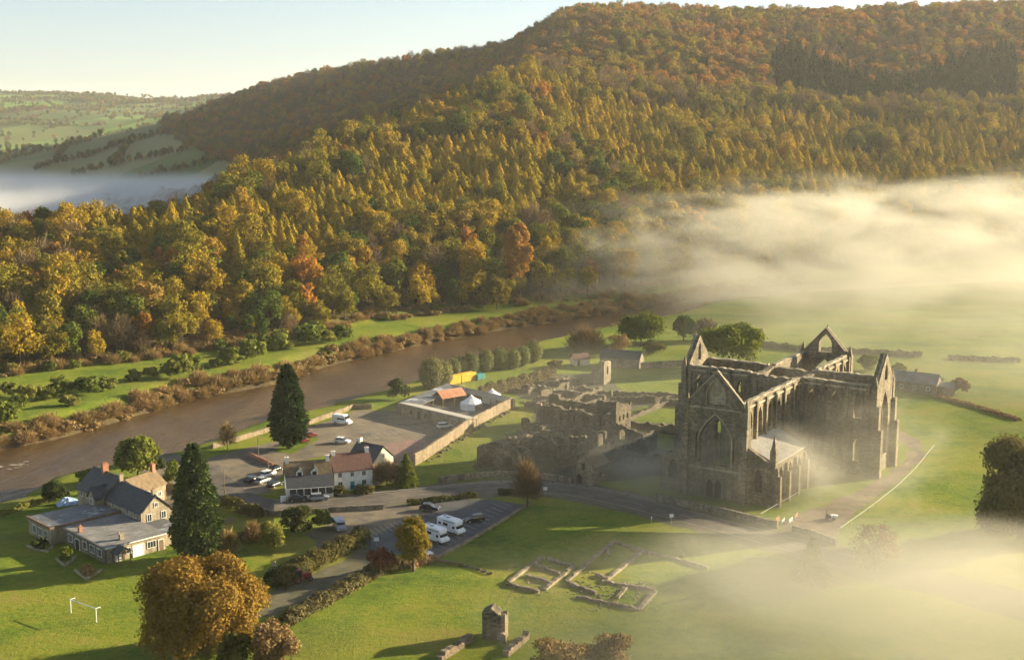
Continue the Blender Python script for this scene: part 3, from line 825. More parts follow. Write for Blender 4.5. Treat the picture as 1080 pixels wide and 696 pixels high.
# ------------------------------------------------------------------ forest: one of each kind, then copies
class Proto: pass
PROTO = {}
def proto(kind, crown, cmat, trunk, tmat=None):
    p = Proto()
    p.crown = np_mesh(kind + '_crown', crown[0], crown[1], cmat)
    tm = trunk.build(kind + '_trunk', tmat or M['bark'], smooth=True)
    p.trunk = tm.data
    bpy.data.objects.remove(tm)
    # the same tree as one mesh, for the far mass
    v = np.array([q.co[:] for q in p.trunk.vertices]); f = np.array([list(q.vertices) for q in p.trunk.polygons if len(q.vertices) == 4])
    V, F = merge([crown, (v, f)])
    mi = np.r_[np.zeros(len(crown[1]), int), np.ones(len(f), int)]
    p.joined = np_mesh(kind, V, F, [cmat, tmat or M['bark']], mi)
    PROTO.setdefault(kind, []).append(p)
for i in range(8):
    proto('larch', crown_larch(3.3 + .3 * ((i * 5) % 8), 9.0 + i * .7, .2, 1100, .6, 10 + i), M['larch'], trunk_mb(9, .22, i, 0, top=1.0))
for i in range(6):
    proto('broadleaf', crown_broad(4.0 + .45 * i, 13 + i * .9, 1.8, 1500, .47, 30 + i, 14 + i), M['gold'], trunk_mb(13, .3, 20 + i, 6))
for i in range(3):
    proto('greenleaf', crown_broad(4.1 + .5 * i, 13 + i, 1.6, 1500, .46, 50 + i, 14 + i), M['green'], trunk_mb(13, .3, 40 + i, 6))
for i in range(4):
    proto('beech', crown_broad(4.3 + .5 * i, 13 + i, 2, 1100, .58, 60 + i, 13 + i), M['beech'], trunk_mb(13, .3, 60 + i, 5))
for i in range(3):
    proto('baretree', crown_twigs(4.2 + .5 * i, 13 + i, 2.5, 1100, 70 + i, .10, 1.0, 1.7), M['twig'], trunk_mb(13, .24, 70 + i, 9, .55), M['pale_bark'])
for i in range(2):
    proto('darkfir', crown_larch(3.4 + .4 * i, 20 + i * 2, 1.0, 1100, .7, 80 + i), M['fir'], trunk_mb(18, .25, 80 + i, 0, top=1.0))
KINDS_ = ['baretree', 'beech', 'broadleaf', 'darkfir', 'greenleaf', 'larch']

rs = np.random.RandomState(7)
def px_of(x, y, z):
    dz = z - CAMH
    d = y * _c - dz * _s
    v = y * _s + dz * _c
    return 540 + FPX * x / d, 348 - FPX * v / d
def scatter():
    cand = []
    for (y0, y1, st) in ((385, 640, 6.4), (640, 1130, 6.6), (1130, 1500, 7.0), (1500, 2350, 9.5)):
        y = np.arange(y0, y1, st)
        for yy_ in y:
            lim0, lim1 = -.50 * yy_ - 20, .50 * yy_ + 20
            x = np.arange(lim0, lim1, st)
            cand.append(np.stack([x + rs.uniform(-.45, .45, len(x)) * st, yy_ + rs.uniform(-.45, .45, len(x)) * st], 1))
    P = np.concatenate(cand)
    Z, SD_, HD_ = terr(P[:, 0], P[:, 1], True)
    px, py = px_of(P[:, 0], P[:, 1], Z)
    X, Y = P[:, 0], P[:, 1]
    k0, k2, k3, k6 = HD_[:, 0], HD_[:, 2], HD_[:, 3], HD_[:, 6]
    back = (Y > k3) & (px < 600)                     # the second ridge
    ok = (Y > k0 + 2) & (SD_ > 10) & (Y < k6 + 130)
    fields = (px < 168 + np.clip(py - 142, 0, 60) * 2.2 + 36 * (fbm(X, Y, 55, 55) - .5)) & (py > 112 + (168 - px) * .25) & (Y > 1050)
    fields |= (px < 165) & (Y > 1050) & (py < 122 + (168 - px) * .25)
    ok &= ~fields
    nz = fbm(X, Y, 70, 21); nz2 = fbm(X, Y, 45, 33); rnd = rs.rand(len(X))
    kind = np.full(len(X), 5)
    up = np.clip((Y - k0) / (k2 - k0), 0, 3)
    # foot of the wood and the left spur: mixed broadleaves; plantation above; beech and oak on the top
    mix = (up < .22 + .25 * (nz - .5)) | ((px < 230) & (up < .62)) | ((px < 120) & (nz > .42))
    broad = mix | (nz2 > .60)
    kind[broad] = 2
    kind[~broad & (rnd > .93)] = 2
    kind[broad & (rnd < .22)] = 4
    kind[broad & (rnd > .80)] = 0
    kind[broad & (rnd > .92)] = 1
    topw = (Y > k2 + 10)
    kind[topw] = 1
    nz3 = fbm(X, Y, 110, 91)
    kind[topw & ((rnd < .12) | ((nz3 < .44) & (rnd < .6)))] = 2
    kind[topw & ((rnd > .82) | ((nz3 > .58) & (rnd > .5)))] = 0
    kind[topw & (rnd > .95)] = 4
    kind[topw & back & (rnd < .55) & (rnd > .15)] = 0
    edge = (up > .86) & (up < 1.0) & (px > 560) & (nz2 > .45)
    kind[edge] = np.where(rnd[edge] < .5, 0, 2)
    firs = (px > 815) & (px < 1070) & (up > 1.02) & (up < 1.32 + .12 * np.sin(px / 40))
    kind[firs & (rnd < .96)] = 3
    # thin out: broadleaved crowns are wider than larches
    keep = rs.rand(len(X)) < np.where(kind == 5, .93, np.where(Y < 640, .78, np.where(Y < 1130, .85, .84)))
    ok &= keep
    return X[ok], Y[ok], Z[ok], kind[ok], px[ok], py[ok], up[ok]
FX, FY, FZ, FK, FPXs, FPYs, FUP = scatter()
scl = np.where(FK == 5, rs.uniform(.7, 1.2, len(FX)), rs.uniform(.58, 1.32, len(FX)))
scl = np.where(FUP > 1.03, scl * .85, scl)
scl = np.where((FK == 5), scl * .92, scl)
rot = rs.uniform(0, 6.283, len(FX))
var = rs.randint(0, 1000, len(FX))
# nearest of each kind in view stand as trees of their own
inview = (FPXs > -10) & (FPXs < 1090)
solo = np.zeros(len(FX), bool)
order = np.argsort(FY)
counts = {}
LIMIT = {5: 290, 2: 290, 4: 130, 0: 120, 1: 90, 3: 90}
for i in order:
    k = int(FK[i])
    if inview[i] and counts.get(k, 0) < LIMIT[k]:
        solo[i] = True; counts[k] = counts.get(k, 0) + 1
LAB = {5: ('larch', 'pointed golden larch standing in the wooded slope across the river', 'tree', 'golden larches on the slope across the river'),
       2: ('broadleaf_tree', 'round yellow and olive broadleaf tree at the foot of the wooded hill across the river', 'tree', 'turning broadleaf trees at the foot of the hill'),
       4: ('green_tree', 'still green round tree among the yellow ones across the river', 'tree', 'green trees in the wood across the river'),
       0: ('bare_tree', 'nearly bare brown tree with pale trunk in the wood across the river', 'tree', 'bare trees in the wood across the river'),
       1: ('beech_tree', 'russet beech tree among the hillside wood across the river', 'tree', 'russet beeches on the hill'),
       3: ('fir_tree', 'dark green fir in the evergreen patch near the hilltop', 'fir', 'dark firs near the hilltop')}
for i in np.nonzero(solo)[0]:
    k = int(FK[i]); nm, lb, ct, gp = LAB[k]
    pl = PROTO[KINDS_[k]]; p = pl[var[i] % len(pl)]
    t = thing(nm, lb, ct, (FX[i], FY[i], FZ[i] - .2), rot[i], gp)
    t.scale = (scl[i],) * 3
    link('crown', p.crown, t); link('trunk', p.trunk, t)

def instancer(name, pts, which, scl_, rot_, objs):
    """one object that stands a mesh at every point (far woodland)"""
    coll = bpy.data.collections.new(name + '_kinds')
    for j, me in enumerate(objs):
        o = bpy.data.objects.new('woodland_tree.%03d' % j, me); coll.objects.link(o)
    me = bpy.data.meshes.new(name); me.from_pydata([tuple(p) for p in pts], [], [])
    for nm, tp, val in (('which', 'INT', which), ('size', 'FLOAT', scl_), ('turn', 'FLOAT', rot_)):
        a = me.attributes.new(nm, tp, 'POINT')
        a.data.foreach_set('value', np.asarray(val, dtype=np.int32 if tp == 'INT' else np.float32))
    o = link(name, me)
    ng = bpy.data.node_groups.new(name, 'GeometryNodeTree')
    ng.interface.new_socket('Geometry', in_out='INPUT', socket_type='NodeSocketGeometry')
    ng.interface.new_socket('Geometry', in_out='OUTPUT', socket_type='NodeSocketGeometry')
    N = ng.nodes; L = ng.links
    gi, go = N.new('NodeGroupInput'), N.new('NodeGroupOutput')
    ci = N.new('GeometryNodeCollectionInfo'); ci.inputs['Collection'].default_value = coll
    ci.inputs['Separate Children'].default_value = True; ci.inputs['Reset Children'].default_value = True
    ip = N.new('GeometryNodeInstanceOnPoints'); ip.inputs['Pick Instance'].default_value = True
    def attr(nm, tp):
        a = N.new('GeometryNodeInputNamedAttribute'); a.data_type = tp; a.inputs['Name'].default_value = nm
        return [s for s in a.outputs if s.enabled and s.name == 'Attribute'][0]
    cx = N.new('ShaderNodeCombineXYZ'); L.new(attr('turn', 'FLOAT'), cx.inputs['Z'])
    L.new(gi.outputs[0], ip.inputs['Points']); L.new(ci.outputs[0], ip.inputs['Instance'])
    L.new(attr('which', 'INT'), ip.inputs['Instance Index'])
    L.new(cx.outputs[0], ip.inputs['Rotation'])
    L.new(attr('size', 'FLOAT'), ip.inputs['Scale'])
    L.new(ip.outputs[0], go.inputs[0])
    md = o.modifiers.new('scatter', 'NODES'); md.node_group = ng
    return o
objs, start = [], {}
for kn in KINDS_:
    start[kn] = len(objs)
    objs += [p.joined for p in PROTO[kn]]
rest = ~solo
wh = np.array([start[KINDS_[k]] + v % len(PROTO[KINDS_[k]]) for k, v in zip(FK, var)])
tag(instancer('hillside_wood', np.stack([FX, FY, FZ - .2], 1)[rest], wh[rest], scl[rest], rot[rest], objs), 'autumn wood of larch, oak and beech covering the hill beyond the river', 'wood', kind='stuff')

# far hills beyond the second valley, and hedgerows of the fields on their near slope
fp_, fs_ = [], []
for _ in range(9000):
    y = rs.uniform(2450, 5000); x = rs.uniform(-.46, -.19) * y
    if fbm(x, y, 260, 77) > .57 or rs.rand() < .05: fp_.append((x, y)); fs_.append(rs.uniform(.6, 1.15))
for _ in range(70):
    y = rs.uniform(2500, 4600); x = rs.uniform(-.45, -.20) * y; a = rs.normal() * .5 + (1.4 if rs.rand() < .4 else 0); L_ = rs.uniform(120, 420)
    for k in range(int(L_ / 7)): fp_.append((x + k * 7 * math.cos(a) + rs.uniform(-3, 3), y + k * 7 * math.sin(a) * 1.6 + rs.uniform(-3, 3))); fs_.append(rs.uniform(.35, .9))
for line in ([(0, 173), (50, 160), (105, 145)], [(0, 166), (40, 157), (80, 147), (120, 136), (168, 124)], [(0, 164), (60, 150), (120, 134), (172, 121)], [(38, 181), (80, 170), (120, 157), (166, 143)], [(80, 187), (110, 178), (150, 169), (200, 159)], [(148, 191), (180, 182), (215, 174), (245, 168)], [(60, 172), (66, 160), (75, 152)], [(120, 176), (130, 162), (140, 150)]):
    W = [hit(*q) for q in line]
    W = [w for w in W if w is not None and w.y < 2400]
    for a, c2 in zip(W[:-1], W[1:]):
        n = max(2, int((c2 - a).length / 3.5))
        for k in range(n):
            q = a.lerp(c2, k / n); fp_.append((q.x + rs.uniform(-3, 3), q.y + rs.uniform(-3, 3))); fs_.append(rs.uniform(.35, .85))
fp_ = np.array(fp_); fz = terr(fp_[:, 0], fp_[:, 1])
kk = rs.choice([start['broadleaf'] + 1, start['greenleaf'] + 2, start['greenleaf'], start['greenleaf'] + 1, start['broadleaf'], start['baretree'], start['baretree'] + 1], len(fp_))
tag(instancer('distant_wood', np.c_[fp_, fz - .3], kk, np.array(fs_), rs.uniform(0, 6.28, len(fp_)), objs), 'hedgerows and copses on the far hills beyond the mist', 'wood', kind='stuff')
# ------------------------------------------------------------------ ruined abbey church
def lancet(s, z0, w, zs, za, n=6):
    """pointed opening, (distance, height) points"""
    l = [(s - w / 2, z0), (s + w / 2, z0)]
    l += [(s + w / 2 * (1 - (k / n) ** 2), zs + (za - zs) * k / n) for k in range(n)]
    l += [(s, za)]
    l += [(s - w / 2 * (1 - (k / n) ** 2), zs + (za - zs) * k / n) for k in range(n - 1, -1, -1)]
    return l
def ragged(L, h, amp=.35, step=1.1, seed=0, z0=-.4):
    """outline of a wall of length L with a broken top edge"""
    rng = random.Random(seed)
    hf = h if callable(h) else (lambda s: h)
    top = []
    s = L
    while s > 0:
        top.append((s, hf(s) + rng.uniform(-amp, amp)))
        s -= step * rng.uniform(.6, 1.4)
    top.append((0, hf(0) + rng.uniform(-amp, amp)))
    return [(0, z0), (L, z0)] + top
CH_ORG, CH_ROT = Vector((67.7, 304.6, 0)), -R(33.06)
ST = [M['abbey']]
ch = thing('abbey_church', 'roofless grey stone abbey church with four tall gables and traceried west window', 'ruined church', CH_ORG, CH_ROT)
W_ = 5.6; WY = -41.2; EY = 29.4; TX = 24.0; HW = 21.6; HG = 28.6
def gable_outline(w, hb, ha, seed, z0=-.4):
    rng = random.Random(seed)
    pts = [(0, z0), (w, z0), (w, hb)]
    for k in range(1, 6): pts.append((w - w / 2 * k / 6 + rng.uniform(-.05, .05), hb + (ha - hb) * k / 6 + rng.uniform(-.12, .12)))
    pts.append((w / 2, ha))
    for k in range(5, 0, -1): pts.append((w / 2 * k / 6 + rng.uniform(-.05, .05), hb + (ha - hb) * k / 6 + rng.uniform(-.12, .12)))
    pts.append((0, hb))
    return pts
def coping(p0, p1, hb, ha, parent, name='coping'):
    mb = MB()
    p0, p1 = Vector((*p0, hb)), Vector((*p1, hb))
    mid = (p0 + p1) / 2; mid.z = ha
    for a in (p0, p1): mb.tube(a, mid + (mid - a).normalized() * .2, .30, .28, 4)
    mb.box((mid.x, mid.y, ha + .35), (.34, .34, 1.0), .78, taper=.4)
    return mb.build(name, M['pale_stone'], parent)
def tracery(p0, p1, win, nm, parent, wide=.2, rings=True, broken=False, off=0.0):
    """stone bars of one pointed window: mullions, head arcs and rings"""
    s, z0, w, zs, za = win
    mb = MB()
    P0, P1 = Vector((*p0, 0)), Vector((*p1, 0)); d = (P1 - P0).normalized()
    pt = lambda a, z: P0 + d * a + Vector((0, 0, z))
    for k in range(1, nm + 1):
        a = s - w / 2 + w * k / (nm + 1)
        hk = zs + (za - zs) * .38 * (1 - abs(2 * k / (nm + 1) - 1)) + .3
        if broken and k % 2: hk = zs - 1.2 * (k % 3)
        mb.tube(pt(a, z0), pt(a, hk), wide * .5, wide * .42, 4)
    if rings:
        for (ca, cz, r) in ((s, zs + (za - zs) * .50, w * .17), (s - w * .22, zs + (za - zs) * .12, w * .13), (s + w * .22, zs + (za - zs) * .12, w * .13)):
            for k in range(10):
                a0, a1 = 6.2832 * k / 10, 6.2832 * (k + 1) / 10
                mb.tube(pt(ca + r * math.cos(a0), cz + r * math.sin(a0)), pt(ca + r * math.cos(a1), cz + r * math.sin(a1)), wide * .42, n=4)
    return mb.build('tracery', M['abbey'], parent)
# west front
wf0, wf1 = (-6.4, WY), (6.4, WY)
mb = MB()
big = (6.4, 7.4, 7.8, 12.4, 18.8)
mb.wall(wf0, wf1, 1.6, gable_outline(12.8, HW, HG, 1), [lancet(*big, n=8), lancet(5.4, .02, 1.6, 2.9, 4.3), lancet(7.4, .02, 1.6, 2.9, 4.3), lancet(6.4, 21.0, 4.6, 23.2, 26.9, 7), lancet(2.0, 8.5, .7, 13, 14.5), lancet(10.8, 8.5, .7, 13, 14.5)])
wf = mb.build('west_front', ST, ch)
mb = MB(); mb.wall((-2.6, WY), (2.6, WY), .5, [(0, 20.9), (5.2, 20.9), (5.2, 24.0), (2.6, 27.4), (0, 24.0)], off=.35); mb.build('arch_light_panel', M['pale_stone'], wf)  # pale panel; light through the open gable arch put into its colour
mb = MB(); mb.wall((-1.9, WY), (1.9, WY), .3, [(0, 0), (3.8, 0), (3.8, 4.5), (0, 4.5)], off=-.4); mb.build('door', M['void'], wf)  # dark slab behind the portals, shade painted in; no door leaf
tracery(wf0, wf1, big, 4, wf, .2)
mb = MB(); lp = lancet(0, 21.0, 4.6, 23.2, 26.9, 7)
for (a, z), (a2, z2) in zip(lp[1:], lp[2:] + lp[:1]): mb.tube((a, WY - .85, z), (a2, WY - .85, z2), .16, n=4)
mb.build('gable_moulding', M['pale_stone'], wf); mb = MB()
lp = lancet(0, 7.4, 8.1, 12.4, 19.1, 8)
for (a, z), (a2, z2) in zip(lp[1:], lp[2:]): mb.tube((a, WY - .85, z), (a2, WY - .85, z2), .2, n=4)
mb.build('arch_moulding', M['pale_stone'], wf)
coping((-6.5, WY - .3), (6.5, WY - .3), HW, HG, wf)
for a in (-7.0, 7.0):
    mb = MB()
    mb.box((a, WY - .3, 8), (1.5, 2.6, 17)); mb.box((a, WY - .1, 18.3), (1.2, 1.7, 3.8)); mb.box((a, WY - .1, 21.6), (1.0, 1.2, 2.8), taper=.15)
    mb.box((a, WY - 1.2, 4.2), (1.7, 1.6, 9.2))
    mb.build('buttress', ST, wf)
mb = MB(); mb.box((0, WY - .95, 6.6), (12.4, .35, .5)); mb.box((0, WY - .95, 20.3), (12.4, .32, .4)); mb.build('string_course', M['pale_stone'], wf)
# aisle west walls
mb = MB(); mb.wall((7.0, WY + .1), (13.2, WY + .1), 1.3, [(0, -.4), (6.2, -.4), (6.2, 9.3), (0, 12.9)], [lancet(3.2, 3.0, 2.0, 6.0, 8.0)]); mb.build('aisle_end_wall', ST, ch)
mb = MB(); mb.wall((-13.2, WY + .1), (-7.0, WY + .1), 1.3, ragged(6.2, lambda s: 7.2 + s * .75, .4, .9, 3), [lancet(3.0, 3.0, 2.0, 5.6, 7.4)]); mb.build('aisle_end_wall', ST, ch)
# nave south wall: clerestory above, arcade below
def clerestory(p0, p1, bays, seed, name, arcade=True, low=None, h=HW, cw=2.5, flip=1, pil=True, windows=True):
    L = math.hypot(p1[0] - p0[0], p1[1] - p0[1]); b_ = L / bays
    holes = []
    for k in range(bays):
        c_ = (k + .5) * b_
        if windows: holes.append(lancet(c_, 13.6, cw, 17.0, 19.7))
        if arcade: holes.append(lancet(c_, .02, b_ * .66, 6.0, 9.8))
        elif low: holes.append(lancet(c_, *low))
    mb = MB(); mb.wall(p0, p1, 1.45, ragged(L, h, .22, 1.3, seed), holes)
    w_ = mb.build(name, ST, ch)
    P0, P1 = Vector((*p0, 0)), Vector((*p1, 0)); d = (P1 - P0).normalized(); nr = Vector((-d.y, d.x, 0)) * flip
    if windows:
        for k in range(bays):
            mbt = MB(); c_ = (k + .5) * b_
            q = P0 + d * c_
            mbt.tube(q + Vector((0, 0, 13.6)), q + Vector((0, 0, 18.0)), .13, .11, 4)
            for sg in (-1, 1):
                mbt.tube(q + Vector((0, 0, 17.4)), q + d * (sg * cw * .24) + Vector((0, 0, 18.5)), .1, .1, 4)
                mbt.tube(q + d * (sg * cw * .24) + Vector((0, 0, 18.5)), q + d * (sg * cw * .42) + Vector((0, 0, 17.6)), .1, .1, 4)
            mbt.build('tracery', ST, w_)
    if pil:
        for k in range(bays + 1):
            mbp = MB(); q = P0 + d * min(max(k * b_, .4), L - .4) + nr * .95
            a = math.atan2(d.y, d.x)
            mbp.box((q.x, q.y, 16.2), (.8, .75, 10.2), a); mbp.box((q.x + nr.x * .1, q.y + nr.y * .1, 21.1), (.95, .55, .8), a, taper=.5)
            mbp.build('pilaster', ST, w_)
    mbc = MB(); q = (P0 + P1) / 2 + nr * .85
    mbc.box((q.x, q.y, 20.75), (L - .2, .35, .42), math.atan2(d.y, d.x)); mbc.build('cornice', M['pale_stone'], w_)
    mbc = MB(); mbc.wall((p0[0], p0[1]), (p1[0], p1[1]), 1.0, [(.1, h - .1)] + [(L - .1, h - .1)] + [(s, z + .1) for s, z in ragged(L - .2, h + .22, .16, .9, seed + 5)[2:]]); mbc.build('wall_head', M['pale_stone'], w_)
    return w_
clerestory((W_, WY + .8), (W_, -6.4), 6, 11, 'nave_wall', flip=-1)
clerestory((W_, 6.4), (W_, EY - .8), 4, 12, 'presbytery_wall', flip=-1)
clerestory((-W_, 6.4), (-W_, EY - .8), 4, 13, 'presbytery_wall', flip=1)
clerestory((6.4, -W_), (TX - .8, -W_), 3, 14, 'transept_wall', arcade=False, low=(3.2, 1.5, 7.2, 8.8), flip=-1, cw=2.1)
clerestory((6.4, W_), (TX - .8, W_), 3, 15, 'transept_wall', flip=1, cw=2.1)
clerestory((-TX + .8, -W_), (-6.4, -W_), 3, 16, 'transept_wall', arcade=False, low=(3.2, 1.5, 7.2, 8.8), flip=-1, cw=2.1)
clerestory((-TX + .8, W_), (-6.4, W_), 3, 17, 'transept_wall', flip=1, cw=2.1)
for (a, c2, sd) in (((-5.0, -W_), (5.0, -W_), 21), ((-5.0, W_), (5.0, W_), 22), ((-W_, -5.0), (-W_, 5.0), 23), ((W_, -5.0), (W_, 5.0), 24)):
    mb = MB(); mb.wall(a, c2, 1.5, ragged(10, HW - .3, .3, 1.0, sd), [lancet(5, .02, 7.6, 12.6, 18.6, 8)]); mb.build('crossing_arch', ST, ch)
mb = MB()
for a in (-1, 1):
    for c2 in (-1, 1): mb.box((a * 5.7, c2 * 5.7, 10.6), (1.9, 1.9, 22.0))
mb.build('crossing_pier', ST, ch)
# gables of transepts and east end
def big_gable(p0, p1, seed, win, top, nm, outdir, name, broken=False):
    mb = MB(); mb.wall(p0, p1, 1.6, gable_outline(12.8, HW, HG, seed), [lancet(*win, n=8), lancet(*top)])
    o = mb.build(name, ST, ch)
    tracery(p0, p1, win, nm, o, .3, rings=not broken, broken=broken)
    ox, oy = outdir
    coping((p0[0] + ox * .3, p0[1] + oy * .3), (p1[0] + ox * .3, p1[1] + oy * .3), HW, HG, o)
    for q in (p0, p1):
        mb = MB()
        mb.box((q[0] + ox * .9, q[1] + oy * .9, 5.5), (1.7 + abs(ox) * 1.3, 1.7 + abs(oy) * 1.3, 12))
        mb.box((q[0] + ox * .55, q[1] + oy * .55, 14.0), (1.5 + abs(ox) * .7, 1.5 + abs(oy) * .7, 6.0))
        mb.box((q[0] + ox * .3, q[1] + oy * .3, 19.2), (1.35, 1.35, 5.4)); mb.box((q[0] + ox * .3, q[1] + oy * .3, 23.0), (1.1, 1.1, 2.4), taper=.1)
        mb.build('buttress', ST, o)
    return o
big_gable((TX, -6.4), (TX, 6.4), 31, (6.4, 4.0, 6.2, 13.0, 19.6), (6.4, 22.2, 2.2, 24.3, 26.2), 2, (1, 0), 'south_gable', True)
big_gable((-TX, -6.4), (-TX, 6.4), 32, (6.4, 8.5, 6.2, 13.0, 19.6), (6.4, 22.2, 1.7, 25.0, 26.8), 2, (-1, 0), 'north_gable', True)
big_gable((-6.4, EY), (6.4, EY), 33, (6.4, 5.0, 8.8, 12.4, 20.2), (6.4, 22.0, 3.5, 24.2, 26.9), 1, (0, 1), 'east_gable', False)
# south aisle: three roofed bays, then broken down
mb = MB(); mb.wall((13.2, WY), (13.2, -22.0), 1.2, [(0, -.4), (19.2, -.4), (19.2, 9.0), (0, 9.3)], [lancet(3.6 + 5.6 * k, 3.0, 2.6, 6.0, 8.2) for k in range(3)])
aw = mb.build('aisle_wall', ST, ch)
for k in range(3): tracery((13.2, WY), (13.2, -22), (3.6 + 5.6 * k, 3.0, 2.6, 6.0, 8.2), 1, aw, .2, rings=False)
for k in range(4):
    mb = MB(); y = WY + .7 + 5.7 * k
    mb.box((14.3, y, 3.2), (1.5, 1.0, 7.2)); mb.box((14.05, y, 7.6), (.9, .8, 1.8), taper=.5); mb.build('buttress', ST, aw)
mb = MB(); mb.box((13.4, WY + .2, 10.8), (1.3, 1.3, 3.6)); mb.box((13.4, WY + .2, 14.2), (1.1, 1.1, 3.4), taper=.08); mb.build('pinnacle', ST, aw)
mb = MB(); n = 22
for k in range(n):      # overlapping sheets with standing seams
    y0 = WY + .7 + k * 18.4 / n
    mb.add([(6.5, y0, 13.0), (13.75, y0, 9.45), (13.75, y0 + .82, 9.45), (6.5, y0 + .82, 13.0), (6.5, y0, 12.75), (13.75, y0, 9.2), (13.75, y0 + .82, 9.2), (6.5, y0 + .82, 12.75)],
           [(0, 1, 2, 3), (7, 6, 5, 4), (0, 4, 5, 1), (1, 5, 6, 2), (2, 6, 7, 3), (3, 7, 4, 0)])
    mb.tube((6.5, y0 + .83, 13.04), (13.75, y0 + .83, 9.5), .05, n=4)
mb.build('aisle_roof', M['lead'], ch)
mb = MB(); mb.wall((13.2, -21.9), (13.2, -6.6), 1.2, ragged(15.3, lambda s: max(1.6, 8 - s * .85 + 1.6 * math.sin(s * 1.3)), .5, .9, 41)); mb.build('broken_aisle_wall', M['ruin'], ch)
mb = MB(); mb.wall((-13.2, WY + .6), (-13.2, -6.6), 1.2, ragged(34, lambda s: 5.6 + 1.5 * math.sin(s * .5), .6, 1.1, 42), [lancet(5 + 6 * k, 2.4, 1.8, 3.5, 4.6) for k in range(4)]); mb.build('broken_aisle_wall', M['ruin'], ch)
for sx in (-1, 1):
    mb = MB(); mb.wall((sx * 13.0, 7), (sx * 13.0, EY), 1.2, ragged(EY - 7, 9.4, .4, 1.2, 44 + sx), [lancet(3 + 5.6 * k, 3, 2.2, 6, 8) for k in range(4)]); mb.build('aisle_wall', ST, ch)
mb = MB()
for k in range(1, 6):
    mb.box((-W_, WY + 5.7 * k, .7), (1.6, 1.6, 2.2), .4)
mb.build('pier_stump', M['ruin'], ch)

# ------------------------------------------------------------------ monastery ruins north of the church (church axes)
def _w(x): return .4 * math.sin(x)
def CL(v, u): return CH_ORG + Vector((v * math.cos(CH_ROT) - u * math.sin(CH_ROT), v * math.sin(CH_ROT) + u * math.cos(CH_ROT), 0))
def ruin_walls(name, label, cat, segs, mat='ruin', group=None, origin=None, rz=CH_ROT, seed=0, amp=.4, step=1.0):
    """segs: (p0, p1, thickness, height or fn, holes) in the axes of the thing; every wall is a part"""
    t = thing(name, label, cat, origin or CH_ORG, rz, group)
    for i, (p0, p1, th, h, holes) in enumerate(segs):
        L = math.hypot(p1[0] - p0[0], p1[1] - p0[1])
        rb_ = random.Random(seed * 7 + i)
        cuts = [0]
        while cuts[-1] < L: cuts.append(cuts[-1] + rb_.uniform(1.2, 4.0))
        fac = [rb_.uniform(.72, 1.12) for _ in cuts]
        if holes: fac = [max(.92, q) for q in fac]
        def hf(s, h=h, cuts=cuts, fac=fac):
            j = max(k for k in range(len(cuts)) if cuts[k] <= max(0, s) + 1e-6)
            return (h(s) if callable(h) else h) * fac[j]
        mb = MB(); mb.wall(p0, p1, th, ragged(L, hf, amp * .6, step * .7, seed + i * 3), holes)
        mb.build('wall', M[mat], t)
    return t
def rel(org, *pts):
    return [(p[0] - org[0], p[1] - org[1]) for p in pts]
def church_thing(name, label, cat, org, segs, **k):
    """segs given in church axes, the thing's own base at org"""
    o = CL(*org)
    s2 = [((p0[0] - org[0], p0[1] - org[1]), (p1[0] - org[0], p1[1] - org[1]), th, h, ho) for p0, p1, th, h, ho in segs]
    return ruin_walls(name, label, cat, s2, origin=o, **k)
# refectory and day room block
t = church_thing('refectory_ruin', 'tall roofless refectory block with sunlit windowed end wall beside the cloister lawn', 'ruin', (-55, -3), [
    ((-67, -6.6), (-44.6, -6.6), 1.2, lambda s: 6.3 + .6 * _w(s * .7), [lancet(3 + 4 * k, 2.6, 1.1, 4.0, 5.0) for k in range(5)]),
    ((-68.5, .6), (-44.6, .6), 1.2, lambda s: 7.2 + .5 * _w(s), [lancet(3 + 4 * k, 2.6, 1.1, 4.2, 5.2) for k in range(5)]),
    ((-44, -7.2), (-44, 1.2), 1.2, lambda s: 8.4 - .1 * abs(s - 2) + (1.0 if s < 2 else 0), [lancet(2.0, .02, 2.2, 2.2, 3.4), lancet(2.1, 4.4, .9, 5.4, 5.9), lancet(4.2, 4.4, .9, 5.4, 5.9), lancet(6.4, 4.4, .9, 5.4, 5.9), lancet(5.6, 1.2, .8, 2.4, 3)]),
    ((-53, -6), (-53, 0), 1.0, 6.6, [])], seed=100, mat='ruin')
for k, (v, u) in enumerate(((-68.3, -5.6), (-68.5, -3.2))):
    mb = MB(); mb.box((v + 55, u + 3, 2.7), (1.2, 1.1, 6.0), .1); mb.box((v + 55, u + 3, 5.9), (1.5, 1.4, .7), .3); mb.build('pillar', M['warm_wall'], t)
church_thing('screen_wall', 'long low broken wall in front of the refectory block', 'ruin', (-58, -12), [((-70, -11.4), (-43.5, -12.4), 1.0, lambda s: 2.8 + .5 * _w(s * .4), [])], seed=120)
church_thing('roofless_range', 'sunlit low doorway range stepping down from the refectory end wall', 'ruin', (-38, 0), [
    ((-43.2, -6.8), (-36, -5.8), .9, lambda s: 4.4 - s * .3, [lancet(1.6, .02, 1.5, 1.9, 2.8)]), ((-43.2, 5.2), (-30, 5.2), .9, lambda s: 2.2 + .8 * _w(s * .8), []), ((-36.5, -6), (-36.5, 1), .8, 1.6, [])], seed=130)
church_thing('cloister_wall', 'low broken walls framing the square cloister lawn', 'ruin', (-40, 22), [
    ((-49, 8.0), (-17, 8.0), .9, lambda s: 1.5 + .8 * _w(s * .6), []), ((-50, 38), (-24, 38), .9, lambda s: 1.9 + .9 * _w(s * .5), []),
    ((-50, 9), (-50, 37.5), .9, lambda s: 1.7 + .7 * _w(s * .7), []), ((-30, 33), (-15, 33), .8, 1.1, [])], seed=140, amp=.45)
